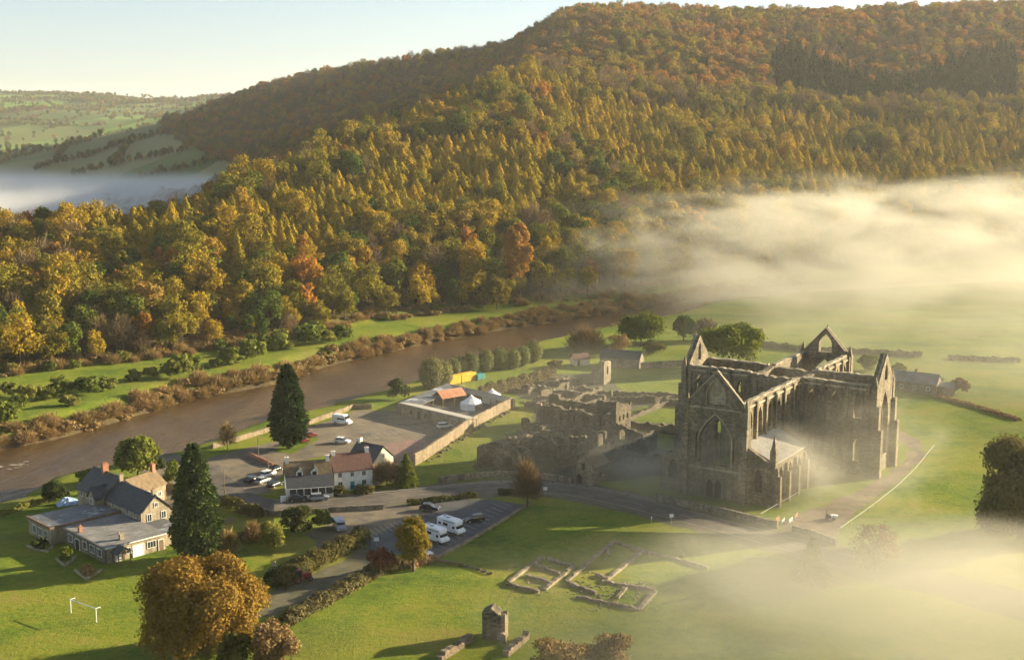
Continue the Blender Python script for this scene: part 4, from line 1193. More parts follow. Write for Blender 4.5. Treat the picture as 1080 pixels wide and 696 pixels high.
church_thing('chapter_house_ruin', 'jumble of low walls beyond the cloister lawn', 'ruin', (-58, 40), [
    ((-66, 31), (-52, 40), .9, 1.6, []), ((-70, 38), (-50, 45), .9, 1.9, []), ((-62, 34), (-58, 44), .8, 1.5, []), ((-54, 36), (-51, 46), .9, 1.8, []), ((-46, 41), (-26, 45), .9, 1.4, []), ((-44, 47), (-28, 50), .8, 1.0, [])], seed=150)
t = church_thing('tower_ruin', 'slim ruined stone tower with sunlit window standing among low walls', 'ruin', (-82, 54), [
    ((-83.4, 52), (-80.4, 52), .8, lambda s: 6.6 + .4 * s, []), ((-79.9, 51.6), (-79.9, 56.2), .8, lambda s: 8.0 - .2 * abs(s - 2), [lancet(2.3, 3.0, 1.1, 4.8, 5.8)]),
    ((-83.4, 55.8), (-80.4, 55.8), .8, 6.0, []), ((-83.9, 52), (-83.9, 56), .8, 4.6, [])], seed=160, mat='wall_stone')
church_thing('kitchen_ruin', 'spread of low rubble walls on the lawn left of the slim tower', 'ruin', (-92, 36), [
    ((-101, 27), (-92, 27), 1.0, 1.4, []), ((-101, 33), (-88, 33), 1.0, 1.6, []), ((-100, 40), (-86, 40), 1.0, 1.5, []), ((-99, 27), (-99, 42), 1.0, 1.2, []), ((-93, 28), (-93, 52), 1.0, 1.6, []), ((-87, 25), (-87, 50), 1.0, 2.0, []), ((-96, 47), (-84, 47), 1.0, 1.6, [])], seed=170, amp=.5)
church_thing('infirmary_ruin', 'low broken rooms between the slim tower and the refectory', 'ruin', (-76, 26), [
    ((-86, 20), (-70, 20), 1.0, 2.0, []), ((-84, 28), (-66, 28), 1.0, 2.4, []), ((-82, 36), (-68, 36), 1.0, 2.2, []), ((-84, 12), (-70, 12), 1.0, 1.8, []), ((-80, 13), (-80, 40), 1.0, 2.0, []), ((-73, 13), (-73, 38), 1.0, 2.4, []), ((-67, 10), (-67, 30), 1.0, 2.2, [])], seed=190, amp=.55)
# two stumps of vaulted rooms in the shade by the road
def vault_stump(v, u, w, h, d, seed, label, n=2):
    t = thing('vault_ruin', label, 'ruin', CL(v, u), CH_ROT)
    rng = random.Random(seed)
    mb = MB()
    hh = lambda s: h * (.72 + .34 * math.sin(math.pi * min(1, max(0, s / w)))) + .25 * _w(s * 3)
    mb.wall((-w / 2, 0), (w / 2, 0), 1.6, ragged(w, hh, .3, .8, seed), [lancet(w * (k + .5) / n, .02, w / n * .62, h * .35, h * .62) for k in range(n)])
    mb.build('front_wall', M['ruin'], t)
    mb = MB(); mb.wall((-w / 2, d), (w / 2, d), 1.3, ragged(w, lambda s: hh(s) * .8, .4, .8, seed + 1)); mb.build('rear_wall', M['ruin'], t)
    for k in range(n + 1):
        mb = MB(); x = -w / 2 + w * k / n
        mb.wall((x, .8), (x, d - .6), 1.0, ragged(d - 1.4, h * .72, .35, .8, seed + 3 + k)); mb.build('side_wall', M['ruin'], t)
    return t
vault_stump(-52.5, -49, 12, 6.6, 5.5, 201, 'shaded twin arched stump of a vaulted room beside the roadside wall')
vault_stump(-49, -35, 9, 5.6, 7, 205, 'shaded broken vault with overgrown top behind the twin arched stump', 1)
church_thing('lay_brothers_ruin', 'dark jumbled walls below the refectory screen wall', 'ruin', (-54, -24), [
    ((-66, -20), (-44, -18), 1.0, 2.6, []), ((-64, -28), (-54, -28), 1.0, 2.4, []), ((-60, -30), (-60, -14), 1.0, 2.8, []), ((-44, -30), (-44, -14), 1.0, 2.6, []), ((-42, -40), (-34, -26), 1.0, 3.6, [])], seed=220, amp=.6)
# outer parlour: gabled gatehouse with a tiled roof
gh_o = g(605, 509)
gt = thing('gatehouse', 'small gabled stone gatehouse with dark tiled roof beside the road', 'house', gh_o, CH_ROT)
w, d, he, hr = 5.4, 6.6, 4.4, 6.8
mb = MB(); mb.wall((0, 0), (w, 0), .6, [(0, -.3), (w, -.3), (w, he), (w / 2, hr), (0, he)], [lancet(1.6, .02, 1.7, 1.6, 2.6), lancet(2.7, 3.5, .8, 4.6, 5.2)])
mb.wall((0, d), (w, d), .6, [(0, -.3), (w, -.3), (w, he), (w / 2, hr), (0, he)])
mb.wall((.3, .3), (.3, d - .3), .58, [(0, -.3), (d - .6, -.3), (d - .6, he), (0, he)]); mb.wall((w - .3, .3), (w - .3, d - .3), .58, [(0, -.3), (d - .6, -.3), (d - .6, he), (0, he)], [lancet(3, 1.2, .7, 2.2, 2.7)])
mb.build('wall', M['wall_stone'], gt)
mb = MB()
for sg, x0 in ((1, -.35), (-1, w + .35)): mb.add([(x0, -.3, he - .25), (w / 2, -.3, hr + .12), (w / 2, d + .3, hr + .12), (x0, d + .3, he - .25), (x0, -.3, he - .05), (w / 2, -.3, hr + .32), (w / 2, d + .3, hr + .32), (x0, d + .3, he - .05)], [(0, 1, 2, 3), (4, 5, 6, 7), (0, 1, 5, 4), (1, 2, 6, 5), (2, 3, 7, 6), (3, 0, 4, 7)])
mb.build('roof', M['brown_tile'], gt)
mb = MB(); mb.wall((.9, 0), (2.4, 0), .2, [(0, 0), (1.5, 0), (1.5, 2.7), (0, 2.7)], off=.15); mb.build('doorway', M['void'], gt)  # dark slab coloured as the shade inside the opening
church_thing('west_range_wall', 'high shaded wall running from the gatehouse to the church', 'wall', (-22, -30), [
    ((-33, -40), (-30.5, -31), 1.2, lambda s: 3.8 + .3 * s, []), ((-30.5, -30.5), (-14.5, -30.5), 1.1, lambda s: 5.2 - .08 * s, []), ((-14, -30), (-14, -14), 1.1, lambda s: 5.4 + .8 * _w(s * .6), [lancet(5, .02, 2, 2.2, 3.4)]), ((-30.5, -30), (-30.5, -10), 1.1, lambda s: 4.6 + .8 * _w(s * .5), []), ((-25, -10), (-16, -10), 1.0, 4.0, [])], seed=240, mat='ruin')
# precinct buildings at the back of the lawn
def slab_roof(mb, x0, x1, y0, z0, y1, z1, t=.18, m=0):
    mb.add([(x0, y0, z0), (x1, y0, z0), (x1, y1, z1), (x0, y1, z1), (x0, y0, z0 + t), (x1, y0, z0 + t), (x1, y1, z1 + t), (x0, y1, z1 + t)],
           [(0, 3, 2, 1), (4, 5, 6, 7), (0, 1, 5, 4), (1, 2, 6, 5), (2, 3, 7, 6), (3, 0, 4, 7)], m)
p0, p1 = g(633, 386), g(674, 389)
rz = math.atan2(p1.y - p0.y, p1.x - p0.x)
bt = thing('stone_barn', 'long dark roofed stone barn against trees at the back of the abbey lawn', 'barn', p0, rz)
L = (p1 - p0).length
mb = MB(); mb.wall((0, 0), (L, 0), .6, [(0, -.3), (L, -.3), (L, 3.2), (0, 3.2)], [[(2, .02), (4.2, .02), (4.2, 2.4), (2, 2.4)]]); mb.wall((0, 6), (L, 6), .6, [(0, -.3), (L, -.3), (L, 3.2), (0, 3.2)])
for x in (.3, L - .3): mb.wall((x, .3), (x, 5.7), .58, [(0, -.3), (5.4, -.3), (5.4, 3.1), (2.7, 5.2), (0, 3.1)])
mb.build('wall', M['wall_stone'], bt)
mb = MB(); slab_roof(mb, -.3, L + .3, -.4, 3.0, 3.0, 5.4); slab_roof(mb, -.3, L + .3, 6.4, 3.0, 3.0, 5.4); mb.build('roof', M['slate'], bt)
mb = MB(); mb.wall((2, .1), (4.2, .1), .1, [(0, 0), (2.2, 0), (2.2, 2.4), (0, 2.4)]); mb.build('door', M['void'], bt)  # near-black slab painted as shade in the barn opening
p0 = g(606, 386); st_ = thing('garden_shed', 'little cream shed with red tiled roof beside the river trees', 'shed', p0, R(20))
mb = MB(); mb.wall((0, 0), (5.5, 0), .3, [(0, -.2), (5.5, -.2), (5.5, 2.3), (0, 2.3)], [[(1, .02), (2, .02), (2, 1.9), (1, 1.9)]]); mb.wall((0, 4), (5.5, 4), .3, [(0, -.2), (5.5, -.2), (5.5, 2.3), (0, 2.3)])
for x in (.15, 5.35): mb.wall((x, .15), (x, 3.85), .28, [(0, -.2), (3.7, -.2), (3.7, 2.2), (1.85, 3.6), (0, 2.2)])
mb.build('wall', M['cream'], st_)
mb = MB(); slab_roof(mb, -.3, 5.8, -.3, 2.1, 2.0, 3.75); slab_roof(mb, -.3, 5.8, 4.3, 2.1, 2.0, 3.75); mb.build('roof', M['red_tile'], st_)
mb = MB(); mb.box((1.5, .05, .95), (1, .1, 1.9)); mb.build('door', M['timber'], st_)

def wall_line(name, label, cat, pts, h, t, mat, world=False, seed=0, amp=.1, step=1.2, cap=None, group=None):
    P = [Vector(p[:2]) for p in pts] if world else [g(*p).to_2d() for p in pts]
    o = P[0]
    mb = MB()
    for i in range(len(P) - 1):
        a, c2 = P[i] - o, P[i + 1] - o
        L = (c2 - a).length
        hf = h if not callable(h) else h
        mb.wall(a, c2, t * (1 + .01 * (i % 2)), ragged(L + .05, hf, amp, step, seed + i))
    ob = mb.build(name, M[mat], loc=(o.x, o.y, 0))
    tag(ob, label, cat, group)
    return ob
wall_line('precinct_wall', 'low shaded boundary wall between barn and church north gable', 'wall', [(676, 389), (735, 385)], 2.2, .6, 'wall_stone', seed=301)
wall_line('roadside_wall', 'dark stone wall along the road below the vault stumps', 'wall', [(463, 509), (480, 507), (510, 504), (545, 503), (580, 506), (603, 510)], 1.5, .6, 'wall_stone', seed=310)
wall_line('churchyard_wall', 'straight dark stone wall in front of the west front, ending at the dirt track', 'wall', [(690, 527), (724, 535), (772, 545), (820, 557)], 1.5, .7, 'wall_stone', seed=320)
wall_line('churchyard_wall', 'short dark stone wall right of the dirt track opening', 'wall', [(836, 560), (858, 566), (882, 575)], 1.3, .7, 'wall_stone', seed=330)
# low foundations in the near field
def field_thing(name, label, segs_px, h, th, seed):
    o = g(*segs_px[0][0])
    t = thing(name, label, 'foundation', o)
    for i, (a, c2) in enumerate(segs_px):
        A_, B_ = g(*a).to_2d() - o.to_2d(), g(*c2).to_2d() - o.to_2d()
        L = (B_ - A_).length
        mb = MB(); mb.wall(A_, B_, th, ragged(L, h, .17, .8, seed + i)); mb.build('wall', M['wall_stone'], t)
    return t
Q = lambda x, y: (440 + x / 3.176, 540 + y / 3.176)
field_thing('house_foundation', 'low stone outline of a small house on the grass, nearest the parked vans', [(Q(300, 243), Q(408, 270)), (Q(305, 240), Q(408, 162)), (Q(405, 160), Q(428, 155)), (Q(440, 162), Q(525, 186)), (Q(528, 182), Q(428, 262)), (Q(362, 214), Q(452, 240)), (Q(400, 182), Q(478, 208))], .5, .6, 400)
field_thing('guest_hall_foundation', 'large low stone outline of a hall in the field grass beside the small one', [(Q(660, 102), Q(500, 235)), (Q(655, 100), Q(758, 135)), (Q(758, 133), Q(632, 232)), (Q(640, 120), Q(640, 150)), (Q(500, 238), Q(600, 275)), (Q(620, 235), Q(795, 262)), (Q(535, 285), Q(745, 330)), (Q(745, 328), Q(800, 268)), (Q(700, 255), Q(670, 290)), (Q(600, 210), Q(640, 228))], .5, .6, 420)
field_thing('field_wall', 'low straight rubble wall running from the hall foundation towards the fog', [(Q(760, 136), Q(870, 160)), (Q(870, 160), Q(975, 190))], .5, .6, 440)
# standing stump and fallen lengths of wall at the bottom of the picture
so = g(520, 671)
st_ = thing('standing_stump', 'lone tall block of ruined masonry standing in the near field', 'ruin', so, R(-12))
mb = MB(); mb.wall((-1.5, 0), (1.5, 0), 2.6, ragged(3.0, lambda s: 5.3 - .5 * abs(s - 1.3) - .9 * max(0, s - 2.2), .22, .6, 451)); mb.build('core', M['ruin'], st_)
mb = MB(); mb.wall((1.9, -1.2), (1.9, 1.3), .7, ragged(2.5, 4.0, .5, .4, 452)); mb.wall((1.2, -1.9), (2.6, -1.9), .8, ragged(1.4, 1.5, .4, .4, 453)); mb.build('rubble_edge', M['warm_wall'], st_)
wall_line('fallen_wall', 'sunlit low wall fragment left of the lone stump', 'ruin', [(463, 697), (480, 686), (496, 675)], 1.0, 1.1, 'warm_wall', seed=460, amp=.35, step=.6)
wall_line('fallen_wall', 'hazy low wall fragment right below the lone stump', 'ruin', [(533, 692), (545, 682), (555, 673)], 1.0, 1.1, 'warm_wall', seed=465, amp=.35, step=.6)
rng = random.Random(77); mb = MB()
for i in range(240):
    k = rng.random()
    q = g(*Q(rng.uniform(540, 800), rng.uniform(235, 330))) if k < .6 else g(*Q(rng.uniform(300, 640), rng.uniform(150, 290)))
    r_ = rng.uniform(.12, .4); mb.box((q.x, q.y, r_ * .2), (r_ * 1.6, r_, r_ * .7), rng.uniform(0, 3), taper=.6)
tag(mb.build('hall_rubble', M['wall_stone'], fix=False), 'scattered stones among the low foundations', 'rubble', kind='stuff')
# ------------------------------------------------------------------ houses
def window(parent, p, ax, w, h, z, bars=1, mat='frame', name='window'):
    """framed window on a wall face: p plan point at its middle, ax outward direction"""
    n = Vector((ax[0], ax[1], 0)).normalized(); d = Vector((-n.y, n.x, 0)); a = math.atan2(d.y, d.x)
    c0 = Vector((p[0], p[1], 0))
    mb = MB()
    for s in (-1, 1):
        q = c0 + d * (s * w / 2) + n * .04; mb.box((q.x, q.y, z + h / 2), (.09, .12, h + .09), a)
    for zz in (z, z + h):
        q = c0 + n * .045; mb.box((q.x, q.y, zz), (w + .16, .13, .09), a)
    for k in range(bars):
        q = c0 + d * (w * ((k + 1) / (bars + 1) - .5)) + n * .04; mb.box((q.x, q.y, z + h / 2), (.06, .09, h), a)
    o = mb.build(name, M[mat], parent)
    q = c0 + n * .02
    mb = MB(); mb.box((q.x, q.y, z + h / 2), (w, .05, h), a); mb.build('pane', M['glass'], o)
    return o
def door(parent, p, ax, w, h, mat='timber', z=0):
    n = Vector((ax[0], ax[1], 0)).normalized(); a = math.atan2(n.x, -n.y)
    mb = MB(); q = Vector((p[0], p[1], 0)) + n * .05
    mb.box((q.x, q.y, z + h / 2), (w, .1, h), a)
    o = mb.build('door', M[mat], parent)
    mb = MB(); q = q + n * .03
    d = Vector((-n.y, n.x, 0))
    for s in (-1, 1): r = q + d * s * (w / 2 + .06); mb.box((r.x, r.y, z + h / 2), (.1, .14, h + .1), a)
    mb.box((q.x, q.y, z + h + .08), (w + .22, .15, .14), a); mb.build('frame', M['frame'], o)
    return o
def chimney(parent, x, y, z, h=1.6, w=.75, d=.6, mat='brick', pots=2):
    mb = MB(); mb.box((x, y, z + h / 2 - .4), (w, d, h + .8)); mb.box((x, y, z + h + .07), (w + .16, d + .16, .16))
    o = mb.build('chimney', M[mat], parent)
    mb = MB()
    for k in range(pots):
        xx = x + (k - (pots - 1) / 2) * .34; mb.tube((xx, y, z + h + .15), (xx, y, z + h + .55), .12, .09, 7)
    mb.build('pot', M['brick'], o)
def gabled(parent, x0, x1, y0, y1, he, hr, wall, roof, axis='x', over=.3, hips=(0, 0), th=.35, ends=True):
    """house body with a pitched roof, ridge along the given axis"""
    mb = MB()
    ym, xm = (y0 + y1) / 2, (x0 + x1) / 2
    if axis == 'x':
        for y in (y0 + th / 2, y1 - th / 2): mb.wall((x0, y), (x1, y), th, [(0, -.4), (x1 - x0, -.4), (x1 - x0, he), (0, he)])
        W2 = y1 - y0 - 2 * th
        for x, hp in ((x0 + th / 2, hips[0]), (x1 - th / 2, hips[1])):
            o = [(0, -.4), (W2, -.4), (W2, he)] + ([] if hp else [(W2 / 2, hr - .12)]) + [(0, he)]
            mb.wall((x, y0 + th), (x, y1 - th), th * .98, o)
    else:
        for x in (x0 + th / 2, x1 - th / 2): mb.wall((x, y0), (x, y1), th, [(0, -.4), (y1 - y0, -.4), (y1 - y0, he), (0, he)])
        W2 = x1 - x0 - 2 * th
        for y in (y0 + th / 2, y1 - th / 2): mb.wall((x0 + th, y), (x1 - th, y), th * .98, [(0, -.4), (W2, -.4), (W2, he), (W2 / 2, hr - .12), (0, he)])
    w_ = mb.build('wall', M[wall], parent)
    mb = MB()
    sl = (hr - he) / ((y1 - y0) / 2 if axis == 'x' else (x1 - x0) / 2)
    ze = he - over * sl + .03
    if axis == 'x':
        a0, a1 = x0 - (0 if hips[0] else .0) - over * .8, x1 + over * .8
        h0, h1 = ((y1 - y0) / 2 if hips[0] else 0), ((y1 - y0) / 2 if hips[1] else 0)
        E_ = [(a0, y0 - over), (a1, y0 - over), (a1, y1 + over), (a0, y1 + over)]
        rg = [(a0 + (h0 + over * .8 if hips[0] else 0), ym), (a1 - (h1 + over * .8 if hips[1] else 0), ym)]
        t = .16
        low = [(x, y, ze) for x, y in E_] + [(x, y, hr + .03) for x, y in rg]
        up = [(x, y, ze + t) for x, y in E_] + [(x, y, hr + t + .05) for x, y in rg]
        F = [(0, 1, 5, 4), (2, 3, 4, 5)]
        mb.add(low + up, [tuple(i + 6 for i in f) for f in F] + [tuple(reversed(f)) for f in F] + [(0, 6, 7, 1), (2, 8, 9, 3)] +
               ([(3, 0, 4), (9, 10, 6)] + [(3, 9, 6, 0)] if hips[0] else [(0, 4, 10, 6), (4, 3, 9, 10)]) +
               ([(1, 2, 5), (8, 7, 11), (1, 7, 8, 2)] if hips[1] else [(1, 7, 11, 5), (5, 11, 8, 2)]))
        mb.box(((rg[0][0] + rg[1][0]) / 2, ym, hr + .22), (rg[1][0] - rg[0][0], .22, .12))
    else:
        for sg in (0, 1):
            xe = x0 - over if sg == 0 else x1 + over
            v = [(xe, y0 - over * .8, ze), (xm, y0 - over * .8, hr + .03), (xm, y1 + over * .8, hr + .03), (xe, y1 + over * .8, ze)]
            mb.add(v + [(a, b_, c_ + .16) for a, b_, c_ in v], [(3, 2, 1, 0), (4, 5, 6, 7), (0, 1, 5, 4), (1, 2, 6, 5), (2, 3, 7, 6), (3, 0, 4, 7)])
        mb.box((xm, (y0 + y1) / 2, hr + .2), (.22, y1 - y0 + over * 1.6, .12))
    rf = mb.build('roof', M[roof], parent)
    return w_, rf
def flat_block(parent, x0, x1, y0, y1, h, wall, roof, slope_to=None, name='wall', parapet=None, th=.3):
    """low block; slope_to = height at the y1 side"""
    h1 = slope_to or h
    mb = MB()
    mb.wall((x0, y0 + th / 2), (x1, y0 + th / 2), th, [(0, -.4), (x1 - x0, -.4), (x1 - x0, h), (0, h)])
    mb.wall((x0, y1 - th / 2), (x1, y1 - th / 2), th, [(0, -.4), (x1 - x0, -.4), (x1 - x0, h1), (0, h1)])
    for x in (x0 + th / 2, x1 - th / 2): mb.wall((x, y0 + th), (x, y1 - th), th * .98, [(0, -.4), (y1 - y0 - 2 * th, -.4), (y1 - y0 - 2 * th, h1), (0, h)])
    w_ = mb.build(name, M[wall], parent)
    mb = MB(); slab_roof(mb, x0 - .25, x1 + .25, y0 - .3, h + .02, y1, h1 + .02, .2); rf = mb.build('roof', M[roof], parent)
    if parapet:
        mb = MB()
        for (cx_, cy2, sx, sy) in (((x0 + x1) / 2, y0 - .2, x1 - x0 + .7, .4), (x0 - .2, (y0 + y1) / 2, .4, y1 - y0), (x1 + .2, (y0 + y1) / 2, .4, y1 - y0)):
            mb.box((cx_, cy2, h + .18), (sx, sy, .5))
        mb.build('fascia', M[parapet], rf)
    return w_, rf
# riverside hotel; local x = towards the road, local y = along the building away from the gable end
ht = thing('hotel', 'rambling riverside inn with black slate roofs, stone gables and broad grey flat extensions', 'inn', (-76.7, 227.0, 0), R(45))
w1, r1 = gabled(ht, 12.6, 19.3, 9.5, 24.6, 4.9, 7.9, 'hotel_stone', 'slate', axis='y')
w2, r2 = gabled(ht, 11.9, 20.2, 24.4, 35.5, 5.1, 8.7, 'hotel_stone', 'slate', axis='y')
gabled(ht, 10.6, 15.5, 24.9, 28.3, 4.9, 7.0, 'hotel_stone', 'slate', axis='x', over=.2)
for x in (14.4, 17.6): window(w1, (x, 9.5), (0, -1), 1.0, 1.5, 2.9)
window(w1, (16.0, 9.5), (0, -1), .8, .9, 5.6)
for y in (12, 15, 18, 21): window(w1, (12.6, y), (-1, 0), .9, 1.2, 3.5)
for y in (26.6, 31, 33.5): window(w2, (11.9 if y > 29 else 10.6, y), (-1, 0), .9, 1.2, 3.6)
for y in (12, 15.5, 19): window(w1, (19.3, y), (1, 0), .9, 1.3, 2.9)
chimney(r1, 16, 10.2, 7.6, 1.3, .8, .8, 'hotel_stone'); chimney(r1, 16, 23.8, 7.7, 1.6, .8, .8, 'hotel_stone'); chimney(r2, 16, 30.6, 8.4, 1.9, 1.3, .8, 'brick', 3)
w3, r3 = flat_block(ht, 0, 12.5, 0, 17.6, 3.0, 'wall_stone', 'grey_roof', None, 'extension_wall')
mb = MB(); slab_roof(mb, -.02, 12.5, -.3, 3.24, 17.75, 3.26, .02); 
for y in np.arange(.6, 17.5, 1.1): mb.box((6.1, y, 3.29), (12.7, .05, .05))
mb.build('roof_seam', M['grey_roof'], r3)
mb = MB(); mb.wall((.2, -.06), (12.5, -.06), .16, [(0, -.1), (12.3, -.1), (12.3, 2.95), (0, 2.95)]); mb.build('sunlit_tone_facing', M['hotel_stone'], w3)  # paler facing on the sunny end; sunlight put into its colour
mb = MB(); mb.box((6.3, -.42, 3.12), (13.2, .12, .22)); mb.build('fascia', M['frame'], r3)
chimney(r3, .9, 12.0, 3.1, 1.2, .7, .7, 'brick', 1)
mb = MB(); mb.box((4.4, 2.2, 3.8), (.8, .8, 1.0)); mb.box((4.4, 2.2, 4.36), (1.0, 1.0, .12)); mb.tube((5.6, 5.5, 3.3), (5.6, 5.5, 3.8), .2); mb.build('roof_vent', M['hotel_stone'], r3)
# timber porch with its own little gable
mb = MB()
for x in (1.2, 3.6):
    for y in (-2.6, -.3): mb.box((x, y, 1.15), (.16, .16, 2.5))
mb.box((2.4, -2.6, 2.35), (2.7, .14, .14)); mb.box((1.2, -1.4, 2.36), (.14, 2.4, .14)); mb.box((3.6, -1.4, 2.36), (.14, 2.4, .14))
mb.tube((1.2, -2.6, 2.4), (2.4, -2.6, 3.3), .08, n=4); mb.tube((3.6, -2.6, 2.4), (2.4, -2.6, 3.3), .08, n=4)
po = mb.build('porch', M['timber'], ht)
mb = MB()
for sg in (-1, 1):
    v = [(2.4 + sg * 1.7, -3.0, 2.2), (2.4, -3.0, 3.35), (2.4, -.4, 3.35), (2.4 + sg * 1.7, -.4, 2.2)]
    mb.add(v + [(a, b_, c_ + .12) for a, b_, c_ in v], [(3, 2, 1, 0), (4, 5, 6, 7), (0, 1, 5, 4), (1, 2, 6, 5), (2, 3, 7, 6), (3, 0, 4, 7)])
mb.build('porch_roof', M['slate'], po)
door(w3, (2.4, -.14), (0, -1), 1.1, 2.1, 'white_render')
door(w3, (6.6, -.14), (0, -1), 2.3, 2.2, 'white_render'); door(w3, (11.4, -.14), (0, -1), 1.0, 2.1, 'timber')
window(w3, (9.4, -.14), (0, -1), 1.8, 1.3, 1.0, 2); window(w3, (4.6, -.14), (0, -1), .9, 1.2, 1.0)
for y in (2.5, 5.5, 8.5, 14.5): window(w3, (0, y), (-1, 0), 1.7, 1.5, .9, 2)
door(w3, (0, 11.5), (-1, 0), 1.6, 2.1, 'void')  # framed near-black panel, shade of the opening given as colour
w4, r4 = flat_block(ht, -2.4, 12.5, 17.9, 28, 3.3, 'hotel_stone', 'flat_roof', None, 'bar_wall', parapet='timber')
for y in (20, 22.6, 25.2): window(w4, (-2.4, y), (-1, 0), 1.6, 1.6, .8, 2)
window(w4, (2.0, 28), (0, 1), 1.6, 1.5, .8, 2)
w5, r5 = flat_block(ht, 12.7, 17.2, 1.2, 9.3, 2.7, 'hotel_stone', 'flat_roof', None, 'kitchen_wall')
window(w5, (17.2, 4), (1, 0), 1.2, 1.0, 1.1); window(w5, (15.4, 1.2), (0, -1), 1.0, 1.0, 1.1); door(w5, (17.2, 7), (1, 0), .95, 2.0, 'white_render')
# tan roofed cottage behind
ct = thing('cottage', 'small stone cottage with tan tiled roof and brick chimney behind the inn', 'house', (-81.6, 266.0, 0), R(61))
w_, r_ = gabled(ct, -4.6, 4.6, -3.1, 3.1, 3.6, 6.0, 'hotel_stone', 'brown_tile')
for x in (-2.6, 0, 2.6): window(w_, (x, -3.1), (0, -1), .9, 1.1, 1.2)
door(w_, (1.3, -3.1), (0, -1), .9, 2.0); window(w_, (4.6, 0), (1, 0), .9, 1.1, 1.3)
chimney(r_, 4.0, 0, 5.6, 2.0, .9, .8, 'brick', 2)
mb = MB(); mb.wall((4.6, 3.0), (9.5, 3.0), .4, ragged(4.9, 2.2, .05, 2, 5)); mb.wall((9.5, 3), (9.5, -4), .4, ragged(7, 2.0, .05, 2, 6)); mb.build('yard_wall', M['warm_wall'], ct)
# tea room: brown roof, two dormers, blue grey glazed front
pb = thing('tea_room', 'white gabled tea room with mossy brown roof, dormers and blue grey glazed lean-to', 'cafe', g(303, 527), R(14))
w_, r_ = gabled(pb, 0, 10.2, 3.0, 9.0, 3.5, 6.8, 'white_render', 'brown_tile')
chimney(r_, .5, 6.0, 6.3, 1.7, .8, .7, 'white_render', 1); chimney(r_, 9.6, 6.0, 6.3, 1.6, .8, .7, 'white_render', 1)
for x in (3.1, 6.4):
    mb = MB(); mb.side([(x - .75, 3.9), (x + .75, 3.9), (x + .75, 5.2), (x, 6.0), (x - .75, 5.2)], 3.5, 5.6, axis='y'); dm = mb.build('dormer', M['white_render'], r_)
    mb = MB()
    for sg in (-1, 1):
        v = [(x + sg * .95, 3.3, 5.0), (x, 3.3, 6.05), (x, 5.8, 6.05), (x + sg * .95, 5.8, 5.0)]
        mb.add(v + [(a, b_, c_ + .1) for a, b_, c_ in v], [(3, 2, 1, 0), (4, 5, 6, 7), (0, 1, 5, 4), (1, 2, 6, 5), (2, 3, 7, 6), (3, 0, 4, 7)])
    mb.build('dormer_roof', M['slate'], dm)
    mb = MB(); mb.box((x, 3.48, 4.7), (.9, .06, .9)); mb.build('pane', M['glass'], dm)
window(w_, (0, 6), (-1, 0), .9, 1.1, 1.4); window(w_, (0, 6), (-1, 0), .7, .9, 4.2)
lt = MB(); lt.wall((0, .1), (10.2, .1), .2, [(0, -.2), (10.2, -.2), (10.2, 2.5), (0, 2.5)], [[(.6 + 1.6 * k, .75), (2.0 + 1.6 * k, .75), (2.0 + 1.6 * k, 2.3), (.6 + 1.6 * k, 2.3)] for k in range(6)])
for x in (.1, 10.1): lt.wall((x, .2), (x, 3.0), .19, [(0, -.2), (2.8, -.2), (2.8, 3.9), (0, 2.5)])
lo = lt.build('lean_to', M['white_render'], pb)
mb = MB(); mb.wall((.3, .14), (9.9, .14), .05, [(0, .7), (9.6, .7), (9.6, 2.32), (0, 2.32)]); mb.build('pane', M['glass'], lo)
mb = MB(); slab_roof(mb, -.2, 10.4, -.5, 2.45, 3.1, 4.3, .14); mb.build('lean_to_roof', M['slate'], lo)
mb = MB(); mb.tube((-.25, -.5, 2.6), (-.25, 3.1, 4.45), .09, n=4); mb.tube((-.2, -.55, 2.5), (10.4, -.55, 2.5), .08, n=4); mb.build('bargeboard', M['frame'], lo)
mb = MB(); mb.box((-.9, -.8, .6), (1.2, .5, 1.2)); mb.box((-1.3, -1.4, .35), (.5, .5, .7)); mb.build('porch_step', M['white_render'], pb)
# white house with red brown roof
wh_ = thing('white_house', 'white rendered house with large red brown tiled roof between tea room and gabled cottage', 'house', g(353, 518), R(20))
w_, r_ = gabled(wh_, 0, 8.8, 0, 6.4, 4.6, 7.6, 'white_render', 'red_tile')
for x in (1.3, 6.8): window(w_, (x, 0), (0, -1), .9, 1.1, 3.1); window(w_, (x, 0), (0, -1), 1.0, 1.2, .9)
window(w_, (4.1, 0), (0, -1), .8, 1.1, 3.1); door(w_, (4.1, 0), (0, -1), 1.0, 2.0, 'teal')
chimney(r_, .5, 3.2, 7.1, 1.3, .8, .7, 'white_render', 1); chimney(r_, 8.3, 3.2, 7.1, 1.5, .8, .7, 'white_render', 2)
flat_block(wh_, 8.9, 11.4, 1.2, 4.8, 3.0, 'cream', 'brown_tile', 4.0, 'porch_wall'); 
# cream gabled cottage
q0 = g(394, 503); gc = thing('gabled_cottage', 'cream cottage with dark steep gable facing the ruins, right of the white house', 'house', q0, R(55))
w_, r_ = gabled(gc, 0, 7.2, 0, 8.0, 3.6, 6.6, 'cream', 'slate', axis='y')
window(w_, (2.0, 0), (0, -1), .9, 1.1, 1.1); window(w_, (5.0, 0), (0, -1), .9, 1.1, 1.1); window(w_, (3.6, 0), (0, -1), .8, 1.0, 4.0)
chimney(r_, 3.6, 7.2, 6.2, 1.4, .8, .7, 'white_render', 2)
